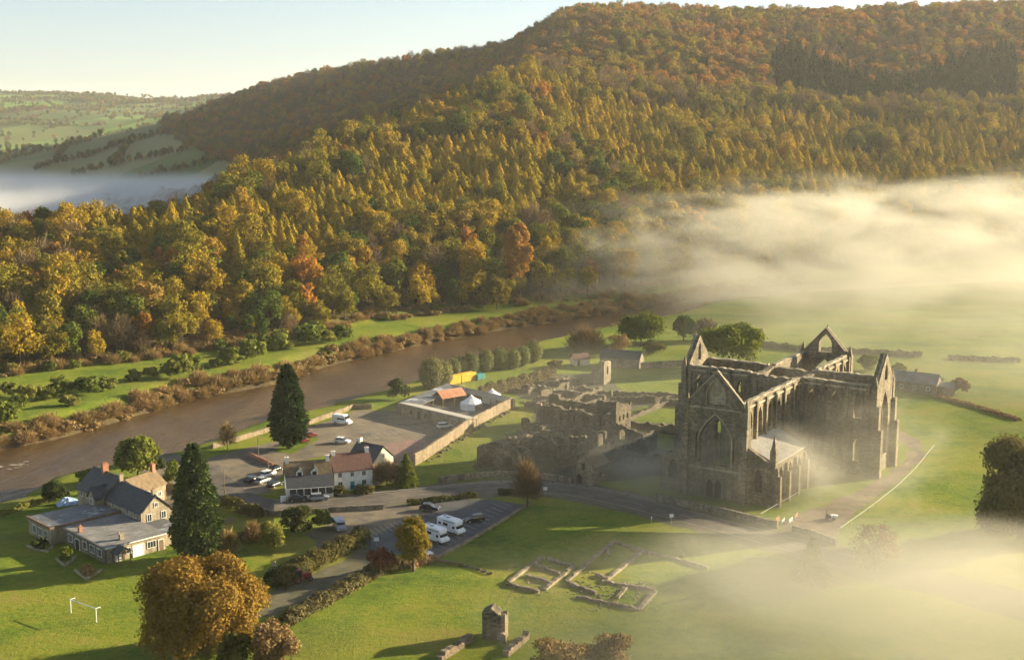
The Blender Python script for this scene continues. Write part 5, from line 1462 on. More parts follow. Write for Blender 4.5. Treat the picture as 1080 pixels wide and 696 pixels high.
# far farmhouse right of the church
fh = thing('farmhouse', 'hazy stone farmhouse with grey roof and pale gable right of the south gable', 'house', g(942, 412), R(-32))
w_, r_ = gabled(fh, 0, 13, 0, 6.5, 3.4, 5.8, 'warm_wall', 'grey_roof')
for x in (2.5, 6.5, 10.5): window(w_, (x, 0), (0, -1), .9, 1.1, 1.2)
window(w_, (13, 3.2), (1, 0), .9, 1.1, 1.3); chimney(r_, 6, 3.2, 5.4, 1.3, .8, .7, 'warm_wall', 2)
flat_block(fh, 13.1, 17.5, 1.5, 5.5, 2.4, 'warm_wall', 'grey_roof', 3.2, 'lean_to_wall')

# ------------------------------------------------------------------ walled yard with tents
VA, VB, VC, VD = Vector((-33, 351)), Vector((-12.3, 331)), Vector((.2, 358.8)), Vector((-20, 379))
vy = thing('walled_yard', 'grey walled visitor yard open to the sky with narrow lean-to roofs round it', 'building', (VA.x, VA.y, 0))
def rv(*p): return [(q.x - VA.x, q.y - VA.y) for q in p]
(a_, b__, c__, d__) = rv(VA, VB, VC, VD)
def vwall(p, q, h, mat, nm, holes=(), seed=0, amp=.04):
    L = math.hypot(q[0] - p[0], q[1] - p[1]); mb = MB(); mb.wall(p, q, .55, ragged(L, h, amp, 2, seed), holes); return mb.build(nm, M[mat], vy)
fw = vwall(a_, b__, 3.1, 'wall_stone', 'front_wall', [[(9, .02), (10.4, .02), (10.4, 2.2), (9, 2.2)], [(12, .9), (13, .9), (13, 2), (12, 2)], [(6, .9), (7, .9), (7, 2), (6, 2)]], 1)
vwall(a_, d__, 2.9, 'wall_stone', 'river_wall', seed=2); vwall(d__, c__, 2.8, 'wall_stone', 'end_wall', seed=3)
mb = MB(); e = (Vector(b__) - Vector(a_)).normalized(); nrm = Vector((-e.y, e.x)); L = (Vector(b__) - Vector(a_)).length
def lean(p, q, inner, h0, h1, wdt, mat, nm, t=.15):
    d = (Vector(q) - Vector(p)).normalized(); n = Vector((-d.y, d.x)) * inner
    p, q = Vector(p) + d * .6 + n * .32, Vector(q) - d * .6 + n * .32
    mb = MB(); v = [(p.x, p.y, h0), (q.x, q.y, h0), ((q + n * wdt).x, (q + n * wdt).y, h1), ((p + n * wdt).x, (p + n * wdt).y, h1)]
    mb.add(v + [(x, y, z + t) for x, y, z in v], [(3, 2, 1, 0), (4, 5, 6, 7), (0, 1, 5, 4), (1, 2, 6, 5), (2, 3, 7, 6), (3, 0, 4, 7)])
    ro = mb.build(nm, M[mat], vy)
    mb = MB(); m_ = n * (wdt - .3)
    k = int((q - p).length / 4)
    for i in range(k + 1): r_ = (p + m_).lerp(q + m_, i / max(1, k)); mb.box((r_.x, r_.y, h1 / 2), (.18, .18, h1))
    mb.build('post', M['timber'], ro)
lean(a_, b__, 1, 3.15, 2.6, 4.2, 'lead', 'front_roof'); lean(a_, d__, -1, 3.0, 2.5, 6.0, 'flat_roof', 'river_roof'); lean(d__, c__, -1, 2.9, 2.5, 4.0, 'slate', 'end_roof')
mb = MB(); mb.wall((Vector(a_) - nrm * .02) + e * 5.4, (Vector(a_) - nrm * .02) + e * 13.6, .3, [(0, 0), (8.2, 0), (8.2, 2.3), (0, 2.3)], off=.1); mb.build('doorway', M['void'], fw)  # dark slab behind door and windows; inside shade put into its colour
sheet('yard_floor', [VA, VB, VC, VD], M['parking'], .02, world=True, jag=0)
o = g(474, 426).to_2d(); rt = thing('rusty_canopy', 'rust orange pitched canopy inside the walled yard beside the tents', 'canopy', (o.x, o.y, 0), R(40))
mb = MB()
for sg in (-1, 1):
    v = [(-4.5, sg * 2.6, 2.5), (4.5, sg * 2.6, 2.5), (4.5, 0, 4.4), (-4.5, 0, 4.4)]; mb.add(v + [(x, y, z + .1) for x, y, z in v], [(3, 2, 1, 0), (4, 5, 6, 7), (0, 1, 5, 4), (1, 2, 6, 5), (2, 3, 7, 6), (3, 0, 4, 7)])
mb.build('roof', M['rust'], rt)
mb = MB()
for x in (-4.2, 0, 4.2):
    for y in (-2.4, 2.4): mb.box((x, y, 1.25), (.16, .16, 2.6))
mb.build('post', M['timber'], rt)
def tent(px, py, s, lab):
    t = thing('marquee', lab, 'tent', g(px, py), R(40), 'white peaked tents in the walled yard')
    mb = MB(); n = 10; hs = [(s, 2.0), (s * .62, 2.65), (s * .3, 3.3), (.12, 4.2)]
    vs = []
    for r_, z in hs:
        for k in range(n):
            sq = r_ * (1.0 + .12 * math.cos(4 * 6.2832 * k / n)); vs.append((sq * math.cos(6.2832 * k / n), sq * math.sin(6.2832 * k / n), z - (.18 if k % 2 and r_ > .5 else 0)))
    fs = [(j * n + k, j * n + (k + 1) % n, (j + 1) * n + (k + 1) % n, (j + 1) * n + k) for j in range(3) for k in range(n)] + [tuple(range(3 * n, 4 * n))]
    mb.add(vs, fs); mb.build('canopy', M['canvas'], t)
    mb = MB(); vs = []
    for k in range(n):
        if k in (7, 8): continue
        a, b_ = 6.2832 * k / n, 6.2832 * (k + 1) / n
        mb.add([(s * .98 * math.cos(a), s * .98 * math.sin(a), 0), (s * .98 * math.cos(b_), s * .98 * math.sin(b_), 0), (s * .98 * math.cos(b_), s * .98 * math.sin(b_), 1.95), (s * .98 * math.cos(a), s * .98 * math.sin(a), 1.95)], [(0, 1, 2, 3)])
    mb.build('side_curtain', M['canvas'], t)
    mb = MB(); mb.tube((0, 0, 0), (0, 0, 4.4), .07); mb.build('pole', M['steel'], t)
tent(497, 431, 3.3, 'larger white peaked tent with open front in the walled yard')
tent(519, 424, 3.0, 'smaller white peaked tent at the far wall of the yard')
lw = [g(437, 491), g(445, 486.5), g(468, 471), g(493, 453.5), g(517, 441), g(540, 429.5), g(542, 430.5)]
wall_line('long_wall', 'long sunlit sandstone wall running past the walled yard down to the lower car park side', 'wall', lw, lambda s: 2.9, .6, 'warm_wall', world=True, seed=500, amp=.12)
mb = MB(); rng = random.Random(5)
for i in range(70):
    k = rng.random(); q = lw[1].lerp(lw[3], k) if i % 2 else lw[3].lerp(lw[5], k)
    r_ = rng.uniform(.3, .8); mb.box((q.x + rng.uniform(.8, 2.4), q.y - rng.uniform(.2, 1.4), r_ * .25), (r_ * 1.5, r_, r_ * .8), rng.uniform(0, 3), taper=.6)
tag(mb.build('rubble', M['ruin'], fix=False), 'loose stone rubble along the foot of the long sunlit wall', 'rubble', kind='stuff')
wall_line('riverside_wall', 'low tan riverside wall left of the tall cypress', 'wall', [(224, 473), (255, 464), (290, 453)], 1.3, .5, 'warm_wall', seed=510)
wall_line('riverside_wall', 'low tan riverside wall right of the tall cypress', 'wall', [(322, 449), (345, 441), (372, 431), (392, 431)], 1.3, .5, 'warm_wall', seed=515)
wall_line('pavement_wall', 'low brick wall with pale top beside two poles in the car park', 'wall', [(263, 480), (275, 486), (288, 492)], .9, .5, 'brick', seed=520)
wall_line('kerb_wall', 'low brown wall edging the lower car park and the field', 'wall', [(452, 593), (484, 577), (520, 556), (558, 532)], .55, .45, 'wall_stone', seed=525)
wall_line('garden_wall', 'dark curved wall between the road and the garden lawn', 'wall', [(262, 537), (285, 544), (315, 543), (345, 541)], 1.2, .5, 'wall_stone', seed=530)
wall_line('roadside_bank_wall', 'low wall between the road bend and the lower parking', 'wall', [(346, 540), (375, 538), (404, 537)], 1.1, .5, 'wall_stone', seed=535)

# ------------------------------------------------------------------ small built things
def container(name, label, p, rz, L, w, h, mat):
    t = thing(name, label, 'container', p, rz)
    mb = MB(); mb.box((0, 0, h / 2 + .15), (L, w, h)); n = int(L / .5)
    for k in range(n):
        for s in (-1, 1): mb.box((-L / 2 + (k + .5) * L / n, s * (w / 2 + .03), h / 2 + .15), (L / n * .5, .07, h * .9))
    b_ = mb.build('body', M[mat], t)
    mb = MB()
    for x in (-L / 2 - .03, L / 2 + .03): mb.box((x, 0, h / 2 + .15), (.08, w * .94, h * .94)); mb.box((x * 1.008, 0, h / 2 + .15), (.06, .08, h * .9))
    mb.build('end_door', M[mat], t)
    mb = MB()
    for x in (-L * .4, L * .4): mb.box((x, 0, .07), (.4, w, .16))
    mb.build('skid', M['steel'], t)
    return t
p0, p1 = g(471, 406), g(500, 400)
rz = math.atan2(p1.y - p0.y, p1.x - p0.x); d = (p1 - p0)
container('yellow_container', 'yellow steel container end to end with another behind the walled yard, nearer one', p0 + d * .2, rz, 5.4, 2.4, 2.5, 'yellow')
container('yellow_container', 'yellow steel container beside the teal skip, farther one of two', p0 + d * .72, rz, 6.4, 2.4, 2.5, 'yellow')
container('skip', 'teal skip at the end of the yellow containers', g(505, 400), rz, 3.2, 2.2, 1.7, 'teal')
def goal():
    a, b_ = g(75, 646.2), g(101.8, 656.1)
    rz = math.atan2(b_.y - a.y, b_.x - a.x); L = (b_ - a).length
    t = thing('football_goal', 'white netless football goal on the shaded lawn', 'goal', a, rz)
    for x in (0, L): mb = MB(); mb.tube((x, 0, -.1), (x, 0, 2.44), .075, n=8); mb.build('post', M['white_paint'], t)
    mb = MB(); mb.tube((-.07, 0, 2.44), (L + .07, 0, 2.44), .075, n=8); mb.build('crossbar', M['white_paint'], t)
    mb = MB()
    for x in (0, L): mb.tube((x, 0, 2.44), (x, .9, 2.44), .05); mb.tube((x, .9, 2.44), (x, .9, 2.2), .04)
    mb.build('net_bracket', M['white_paint'], t)
goal()
def pole(px, py, h, label, arm=True):
    t = thing('lamp_post', label, 'lamp post', g(px, py), R(30))
    mb = MB(); mb.tube((0, 0, -.1), (0, 0, h), .11, .08, 8); mb.tube((0, 0, -.1), (0, 0, .9), .16, .14, 8); mb.build('pole', M['pole'], t)
    if arm:
        mb = MB(); mb.tube((0, 0, h), (.9, 0, h + .15), .05); mb.box((1.1, 0, h + .15), (.6, .22, .12)); mb.build('lantern', M['steel'], t)
pole(272.5, 482, 5.2, 'brown pole at the far end of the low brick wall by the car park')
pole(283.5, 500, 5.2, 'brown pole in front of the low brick wall near parked cars')
pole(237, 520, 5.6, 'brown pole standing alone at the bend of the road')
def sign(px, py, label, w=.9, h=.7, z=1.4, mat='white_paint'):
    t = thing('road_sign', label, 'sign', g(px, py), R(10))
    mb = MB(); mb.tube((0, 0, -.1), (0, 0, z + h * .8), .05); mb.build('post', M['steel'], t)
    mb = MB(); mb.box((0, -.06, z + h / 2), (w, .04, h)); mb.build('panel', M[mat], t)
sign(708, 552, 'white sign board on the verge below the west front'); sign(687, 552, 'slim white marker post on the verge beside the sign board', .25, .6, 1.0)
sign(575, 523, 'white sign on the verge right of the bare roadside tree'); sign(397, 575, 'white notice at the car park corner beside the red bush', 1.0, .8, .9)
sign(546, 517, 'little white notice left of the bare roadside tree', .6, .5, 1.0)
for i in range(11):
    t_ = i / 10
    x, y = 456 + (516 - 456) * t_, 591 + 14.5 * t_ - 2.2 * math.sin(t_ * 3.1)
    mb = MB(); rng = random.Random(i); mb.tube((-.55, 0, .22), (.55, .1, .25), .24, .2, 7); mb.box((0, .1, .1), (.4, .5, .25))
    o = mb.build('log_bollard', M['pole'], loc=g(x, y), rz=rng.uniform(-.6, .2)); tag(o, 'short grey log in the row across the field below the vans', 'log', 'row of logs on the field')
def tape_fence(name, label, pts, n, seed):
    P = [g(*p) for p in pts]; o = P[0]
    t = thing(name, label, 'fence', o)
    seg = resample([p.to_2d() for p in P], n)
    for x, y in seg:
        mb = MB(); mb.tube((x - o.x, y - o.y, -.1), (x - o.x, y - o.y, 1.05), .04, n=5); mb.build('post', M['pole'], t)
    mb = MB()
    for (x, y), (x2, y2) in zip(seg[:-1], seg[1:]):
        a = Vector((x - o.x, y - o.y, .95)); b_ = Vector((x2 - o.x, y2 - o.y, .95)); m_ = (a + b_) / 2 - Vector((0, 0, .05))
        for u, v in ((a, m_), (m_, b_)): mb.tube(u, v, .038, n=4)
    mb.build('tape', M['frame'], t)
tape_fence('tape_fence', 'long white tape fence curving along the dirt track', [(886, 561), (920, 537), (945, 517), (965, 498), (985, 473)], 16, 1)
tape_fence('tape_fence', 'short white tape fence on the grass beside the aisle corner', [(802, 546), (840, 524)], 6, 2)
for i, (x, y, a, mat, lb) in enumerate(((820, 550, 60, 'orange', 'orange barrier panel at the track entrance, beside the wall end'), (826, 552, 62, 'frame', 'white barrier panel at the track entrance between orange ones'), (834, 551, 58, 'frame', 'pale barrier panel standing right of the others'), (840, 546, 64, 'orange', 'orange barrier panel farthest up the dirt track'))):
    t = thing('site_barrier', lb, 'barrier', g(x, y), R(a), 'site barriers at the track entrance')
    mb = MB(); mb.box((0, 0, .85), (2.2, .07, .3)); mb.box((0, 0, .4), (2.2, .07, .2)); mb.build('board', M[mat], t)
    mb = MB()
    for x_ in (-.9, .9): mb.box((x_, 0, .5), (.08, .1, 1.0)); mb.box((x_, 0, .04), (.3, .7, .08))
    mb.build('stand', M['steel'], t)
def planter(pts, label, seed):
    P = [g(*p).to_2d() for p in pts]; o = P[0]
    t = thing('planter', label, 'planter', (o.x, o.y, 0), group='white edged planters on the inn lawn')
    mb = MB()
    for a, c2 in zip(P[:-1], P[1:]): L = (c2 - a).length; mb.wall(a - o, c2 - o, .28, [(0, -.1), (L + .15, -.1), (L + .15, .42), (0, .42)])
    mb.build('edging', M['pale_stone'], t)
planter([(79, 602), (91, 611), (107, 602)], 'angled white planter edge nearest the timber porch', 1)
planter([(59, 590), (68, 597), (80, 588)], 'angled white planter edge in the middle of three on the inn lawn', 2)
planter([(28, 576), (38, 580), (50, 582), (56, 577)], 'angled white planter edge farthest from the porch on the inn lawn', 3)
rng = random.Random(12); mb = MB()
vs = []; n = 9
for j in range(n):
    for k in range(n): vs.append(((k / (n - 1) - .5) * 5.0, (j / (n - 1) - .5) * 3.2, max(.03, 1.5 * math.sin(math.pi * j / (n - 1)) * math.sin(math.pi * k / (n - 1)) + rng.uniform(-.25, .25))))
mb.add(vs, [(j * n + k, j * n + k + 1, (j + 1) * n + k + 1, (j + 1) * n + k) for j in range(n - 1) for k in range(n - 1)])
tag(mb.build('tarpaulin_heap', M['blue_tarp'], loc=g(72, 531), rz=.5), 'crumpled blue and white tarpaulin heap at the river end of the inn', 'tarpaulin')
mb = MB(); mb.box((0, 0, .75), (3, .9, .08)); 
for s in (-1, 1): mb.box((0, s * .8, .45), (3, .3, .06)); mb.tube((s * 1.1, -.8, 0), (s * 1.1, .3, .75), .05); mb.tube((s * 1.1, .8, 0), (s * 1.1, -.3, .75), .05)
tag(mb.build('picnic_table', M['timber'], loc=g(240, 552), rz=.8), 'brown picnic table on the sunny garden lawn beside the cypress', 'table')
mb = MB(); mb.box((0, 0, .3), (1.0, .6, .5), taper=.8); mb.tube((-.3, 0, .55), (-.3, 0, 1.0), .12, .02); mb.box((.1, 0, .75), (.5, .4, .5), taper=.6)
tag(mb.build('garden_statue', M['pale_stone'], loc=g(289, 597)), 'small pale garden ornament at the dark hedge corner', 'ornament')

# ------------------------------------------------------------------ vehicles
def vehicle(name, label, cat, px, py, deg, L, w, body, house, paint, group=None, wheel=.33, low=.32, gl=None):
    """body / house: side profiles (x, z); house is the glazed upper part, narrower than the body"""
    t = thing(name, label, cat, g(px, py, .06), R(deg), group)
    mb = MB(); mb.side(body, -w / 2, w / 2, axis='y'); mb.build('body', M[paint], t, bevel=.09)
    if house:
        n = len(house); vs = []
        for k, (s, sh) in enumerate(((-1, 1), (1, 1))):
            for x, z in house:
                top = (z - house[0][1]) / max(.01, max(q[1] for q in house) - house[0][1])
                vs.append((x, s * w / 2 * (.94 - .14 * top), z))
        mb = MB(); mb.add(vs, [tuple(range(n)), tuple(range(2 * n - 1, n - 1, -1))] + [(i, i + n, (i + 1) % n + n, (i + 1) % n) for i in range(n)])
        mb.build('glasshouse', M['glass'], t, bevel=.04)
        zt = max(q[1] for q in house); xs = [q[0] for q in house if q[1] > zt - .12]
        mb = MB(); mb.box(((min(xs) + max(xs)) / 2, 0, zt + .01), (max(xs) - min(xs) + .1, w * .78, .07))
        for s in (-1, 1):
            for i in range(1, n - 1):
                pass
            mb.tube(((min(xs) + max(xs)) / 2, s * w * .42, house[0][1] + .3 * (zt - house[0][1])), ((min(xs) + max(xs)) / 2, s * w * .40, zt), .045, n=4)
        mb.build('roof', M[paint], t)
    for q in (gl or []):
        mb = MB(); mb.box(q[0], q[1]); mb.build('window', M['glass'], t)
    for x in (-L * .31, L * .31):
        for s in (-1, 1):
            mb = MB(); y = s * (w / 2 - .1); mb.tube((x, y - .11, wheel), (x, y + .11, wheel), wheel, n=14); wl = mb.build('wheel', M['rubber'], t)
            mb = MB(); mb.tube((x, y + s * .10, wheel), (x, y + s * .13, wheel), wheel * .6, n=10); mb.build('rim', M['steel'], wl)
    for s in (-1, 1):
        mb = MB(); mb.box((L / 2 - .03, s * w * .36, .68), (.1, .3, .16)); mb.build('headlight', M['lamp_glass'], t)
        mb = MB(); mb.box((-L / 2 + .03, s * w * .38, .78), (.1, .22, .18)); mb.build('tail_light', M['red_lens'], t)
    return t
def car(label, px, py, deg, paint, estate=False, group=None):
    L, w = 4.3, 1.8
    body = [(-2.12, .34), (2.1, .34), (2.15, .62), (1.95, .82), (.95, .95), (-1.9, .98), (-2.13, .8)]
    house = [(-2.0 if estate else -1.85, .93), (1.05, .93), (.35, 1.46), (-.2, 1.52), (-1.35 if not estate else -1.8, 1.47)]
    return vehicle('parked_car', label, 'car', px, py, deg, L, w, body, house, paint, group)
def van(label, px, py, deg, paint, h=2.3, L=5.2, group=None):
    w = 2.0
    body = [(-L / 2, .4), (L / 2, .4), (L / 2, .95), (L / 2 - .75, 1.25), (L / 2 - 1.45, h - .12), (L / 2 - 1.9, h), (-L / 2 + .1, h), (-L / 2, h - .15)]
    return vehicle('parked_van', label, 'van', px, py, deg, L, w, body, None, paint, group, .35, gl=[((L / 2 - 1.05, 0, (h + 1.3) / 2), (.5, w * .82, (h - 1.5) * .7)), ((L / 2 - 1.75, 0, 1.62), (.8, w + .03, .5)), ((-.3, 0, 1.62), (1.6, w + .03, .5)), ((-L / 2, 0, 1.6), (.05, w * .8, .6))])
def motorhome(label, px, py, deg, group=None):
    L, w = 6.2, 2.25
    body = [(-3.1, .45), (3.1, .45), (3.1, 1.0), (2.5, 1.25), (2.05, 1.9), (2.35, 2.15), (2.3, 2.75), (1.6, 2.95), (-3.0, 2.95), (-3.1, 2.8)]
    t = vehicle('motorhome', label, 'motorhome', px, py, deg, L, w, body, None, 'white_paint', group, .36, gl=[((2.32, 0, 1.58), (.35, w * .8, .5)), ((1.7, 0, 1.6), (.6, w + .03, .5)), ((-.6, 0, 1.85), (1.3, w + .03, .6)), ((-2.2, 0, 1.85), (.7, w + .03, .5)), ((-3.1, 0, 1.9), (.05, 1.1, .6))])
    mb = MB(); mb.box((-.8, 0, 3.0), (.8, .7, .14)); mb.box((-2.2, .4, 3.0), (.6, .5, .12)); mb.build('roof_hatch', M['grey_paint'], t)
    mb = MB(); mb.box((.4, -w / 2 - .1, 2.6), (3.0, .16, .16)); mb.build('awning_case', M['grey_paint'], t)
CG = 'cars and vans parked in the upper car park'; LG = 'vehicles parked in the lower car park'
van('tall white camper van parked alone nearest the river wall', 361, 447, -25, 'white_paint', 2.7, 5.4, CG)
car('white car parked alone in the middle of the upper car park', 361, 467, -18, 'white_paint', False, CG)
car('white car parked in the shade of the walled yard', 469, 451, 30, 'white_paint', True, CG)
car('red car half hidden behind the tall cypress, nearest the camper van', 326, 461, 30, 'red_paint', False, CG)
car('second red car half hidden behind the tall cypress, left of the other', 318, 467, 30, 'red_paint', False, CG)
PG = 'cars parked beside the tea room'
car('dark car parked first in the row beside the tea room, nearest the bend', 266, 508, 62, 'dark_paint', False, PG)
car('silver car parked second in the row left of the tea room gable', 277, 509, 62, 'grey_paint', False, PG)
car('white car parked third in the row left of the tea room gable', 283, 502, 62, 'white_paint', True, PG)
car('black car parked behind the row nearest the low brick wall', 291, 497, 62, 'black_paint', False, PG)
car('dark car parked close against the tea room gable wall', 290, 513, 62, 'dark_paint', True, PG)
car('dark blue car parked in front of the glazed lean-to', 314, 528, 14, 'dark_paint', False, PG)
car('grey green car parked in front of the lean-to, next to the white house', 337, 527, 14, 'grey_paint', True, PG)
van('grey van with pale roof on the gravel entrance of the lower car park', 358, 558, -70, 'grey_paint', 2.1, 4.8, LG)
motorhome('white motorhome parked next to the yellow tree', 459, 570, -42, LG)
motorhome('white motorhome parked between another and a black car', 476, 561, -42, LG)
car('large black car parked right of both motorhomes', 500, 550, 205, 'black_paint', True, LG)
car('dark car parked alone near the low hedge by the road', 453, 538, -10, 'dark_paint', False, LG)
car('white car mostly hidden behind the yellow tree', 446, 585, -42, 'white_paint', False, LG)
# red tractor on the lane
tr = thing('tractor', 'dark red tractor standing beside the hedge on the lane', 'tractor', g(318, 613), R(35))
mb = MB(); mb.side([(-.6, .7), (1.9, .7), (1.9, 1.35), (1.6, 1.5), (-.6, 1.55)], -.38, .38, axis='y'); mb.box((-.9, 0, .95), (1.2, .8, .5)); mb.build('bonnet', M['red_paint'], tr, bevel=.05)
mb = MB(); mb.side([(-1.6, 1.1), (-.1, 1.1), (-.25, 2.4), (-1.5, 2.4)], -.62, .62, axis='y'); cb = mb.build('cab', M['glass'], tr, bevel=.05)
mb = MB(); mb.box((-.87, 0, 2.46), (1.5, 1.4, .12)); mb.build('cab_roof', M['red_paint'], cb)
for x, r_, y in ((-1.1, .75, .85), (1.4, .48, .7)):
    for s in (-1, 1):
        mb = MB(); mb.tube((x, s * y - .2, r_), (x, s * y + .2, r_), r_, n=16); wl = mb.build('wheel', M['rubber'], tr)
        mb = MB(); mb.tube((x, s * (y + .19), r_), (x, s * (y + .23), r_), r_ * .5, n=10); mb.build('rim', M['red_paint'], wl)
mb = MB(); mb.tube((1.2, .2, 1.5), (1.2, .2, 2.3), .05); mb.build('exhaust', M['steel'], tr)
# little white site dumper on the dirt track
dp = thing('site_dumper', 'little white and black site dumper on the dirt track below the south gable', 'dumper', g(876, 548), R(-20))
mb = MB(); mb.side([(.1, .55), (1.2, .5), (1.5, 1.15), (.0, 1.15)], -.55, .55, axis='y'); mb.build('hopper', M['white_paint'], dp, bevel=.04)
mb = MB(); mb.box((-.5, 0, .6), (1.1, .8, .5)); mb.box((-.7, 0, 1.0), (.4, .5, .4)); mb.build('chassis', M['black_paint'], dp, bevel=.03)
mb = MB()
for s in (-1, 1): mb.tube((-.9, s * .4, .8), (-.9, s * .4, 1.9), .04)
mb.tube((-.9, -.4, 1.9), (-.9, .4, 1.9), .04); mb.build('roll_bar', M['black_paint'], dp)
for x in (-.7, .7):
    for s in (-1, 1): mb = MB(); mb.tube((x, s * .6 - .12, .36), (x, s * .6 + .12, .36), .36, n=12); mb.build('wheel', M['rubber'], dp)
# ------------------------------------------------------------------ trees and bushes one can tell apart
def hero(name, label, kind, px, pb, pt, rpx, cmat, seed, n=6000, leaf=.3, cat='tree', group=None, z=None, crown0=.12, trunk_r=.3, tmat=None, H=None):
    p = g(px, pb)
    if p.y > 380 or _inside(np.array([p.x]), np.array([p.y]), RIVER)[0]:
        q = hit(px, pb); p = q if q is not None else p
    H = H or (CAMH + p.y / ray(px, pt)[1] * ray(px, pt)[2] - p.z)
    Rr = size_at(p, rpx)
    z0 = crown0 * H
    if kind == 'broad': c = crown_broad(Rr * .95, H * .98, z0, n, leaf, seed, 34)
    elif kind == 'cone': c = crown_cone(Rr, H, z0, n, leaf, seed, .4, .8, 18)
    elif kind == 'column': c = crown_column(Rr, H, z0, n, leaf, seed)
    elif kind == 'twig': c = crown_twigs(Rr, H, z0, n, seed, leaf, 1.2, H * .13)
    return tree(name, label, cat, (p.x, p.y, p.z - .05), 0, c, M[cmat], trunk_mb(H * .9, trunk_r, seed, 6 if kind in ('broad', 'twig') else 0, top=.95 if kind != 'broad' else .75), tmat and M[tmat], group)
hero('cypress_tree', 'dark green flame shaped cypress beside the inn, in front of the road bend', 'column', 208, 590, 468, 22, 'evergreen', 1, 15000, .62, crown0=.03, trunk_r=.5)
hero('cypress_tree', 'tall dark green cypress standing in the car park by the river', 'column', 305, 473, 385, 16.5, 'evergreen', 2, 12000, .75, crown0=.07, trunk_r=.5)
hero('oak_tree', 'large orange and green autumn tree at the bottom of the picture left of the hedge', 'broad', 218, 688, 574, 67, 'oak_gold', 3, 56000, .27, crown0=-.2, trunk_r=.6)
hero('lime_tree', 'rounded yellow green tree on the river bank behind the tan roofed cottage', 'broad', 146, 506, 458, 23, 'bush_green', 4, 6000, .4, crown0=.08)
hero('yellow_birch', 'bright yellow tree between the red bush and the motorhomes', 'broad', 436, 602, 541, 19, 'yellow_leaf', 5, 6000, .26, crown0=.06)
hero('riverside_tree', 'big dark rounded tree on the river bank behind the stone barn', 'broad', 676, 366, 324, 26, 'green', 6, 7000, .55, crown0=.04)
hero('churchyard_tree', 'broad dense tree right behind the north gable of the church', 'broad', 772, 388, 335, 34, 'bush_green', 7, 9000, .55, crown0=.05)
hero('bank_tree', 'small dark tree beside the big rounded one on the bank', 'broad', 721, 359, 331, 12, 'green', 8, 2500, .5, crown0=.04)
hero('bank_tree', 'small grey tree on the bank nearest the church north gable', 'twig', 744, 360, 336, 14, 'twig', 9, 2500, .1, crown0=.1)
hero('gold_tree', 'single rounded golden tree at the meadow end across the river', 'broad', 524, 327, 290, 14, 'yellow_leaf', 10, 3500, .6, crown0=.03)
hero('field_tree', 'big dull olive brown tree at the right edge of the picture above the fog', 'broad', 1076, 568, 446, 52, 'dull', 11, 26000, .38, crown0=-.25, trunk_r=.6)
hero('fog_pine', 'small pointed yellow green tree standing in the fog below the dirt track', 'cone', 856, 612, 566, 17, 'bush_green', 12, 3500, .4, crown0=.05)
hero('fog_tree', 'thin brown tree half lost in the fog right of the pointed one', 'broad', 922, 610, 545, 27, 'twig', 13, 2600, .24, crown0=.08, trunk_r=.2)
hero('roadside_tree', 'bare twiggy tree with orange tips at the roadside below the vault stumps', 'twig', 556, 534, 486, 12, 'twig', 15, 3500, .05, crown0=.1, trunk_r=.15)
hero('garden_tree', 'small green tree right of the cream gabled cottage', 'cone', 429, 512, 478, 12, 'bush_green', 16, 3000, .4, crown0=.05, trunk_r=.2)
hero('garden_tree', 'small reddish bare tree in front of the cream gabled cottage', 'twig', 408, 512, 487, 17, 'twig', 17, 4500, .05, crown0=.1, trunk_r=.15)
hero('tall_brown_tree', 'tall slim orange brown tree at the wood edge above the meadow end', 'broad', 545, 318, 224, 17, 'beech', 18, 5000, .7, crown0=.1)
hero('river_sapling', 'thin pale sapling on the river bank left of the tan wall', 'twig', 240, 474, 446, 8, 'scrub', 19, 1200, .06, crown0=.1, trunk_r=.1)
def bush(name, label, px, pb, pt, rpx, cmat, seed, n=2500, leaf=.26, group=None, kind='broad'):
    p = g(px, pb)
    if p.y > 300: q = hit(px, pb); p = q if q is not None else p
    H = CAMH + p.y / ray(px, pt)[1] * ray(px, pt)[2] - p.z; Rr = size_at(p, rpx)
    c = crown_broad(Rr * .95, H, -.1, n, leaf, seed, 12) if kind == 'broad' else crown_twigs(Rr, H, 0, n, seed, leaf * .25, 1.2, H * .25)
    o = link(name, np_mesh(name, c[0], c[1], M[cmat]), None, (p.x, p.y, p.z - .05))
    return tag(o, label, 'bush', group)
bush('garden_bush', 'large round green bush between the garden lawn and the road', 312, 563, 532, 19, 'hedge', 20, 5000)
bush('garden_bush', 'smaller round bush against the big one by the gravel entrance', 340, 557, 535, 11, 'bush_green', 21, 2500)
bush('garden_bush', 'leaning mixed bush with pale plumes on the garden lawn', 285, 580, 549, 15, 'bush_green', 22, 3500)
bush('pampas_clump', 'pale pampas clump left of the leaning garden bush', 268, 572, 553, 9, 'scrub', 23, 1500, kind='twig')
bush('pampas_clump', 'pale pampas clump above the orange oak crown', 240, 584, 561, 9, 'scrub', 24, 1500, kind='twig')
bush('red_bush', 'red brown bush left of the yellow tree', 404, 606, 577, 17, 'red_leaf', 25, 3000, .22)
bush('brown_bush', 'reddish brown bush at the bottom edge right of the orange oak', 288, 716, 650, 25, 'brown_leaf', 26, 8000, .22)
bush('orange_bush', 'low orange bush in front of the oak at the bottom edge', 248, 716, 668, 22, 'oak_gold', 27, 5000, .26)
bush('river_bush', 'green bush on the bank left of the inn, larger of two', 58, 528, 507, 15, 'hedge', 28, 2500)
bush('river_bush', 'green bush on the bank behind the inn chimney', 92, 512, 495, 12, 'bush_green', 29, 2000)
bush('river_bush', 'dark bush beside the yellow green riverside tree', 166, 502, 479, 9, 'hedge', 30, 1800)
bush('yard_bush', 'green bush behind the cypress beside the cottage yard', 181, 512, 484, 10, 'bush_green', 31, 1800)
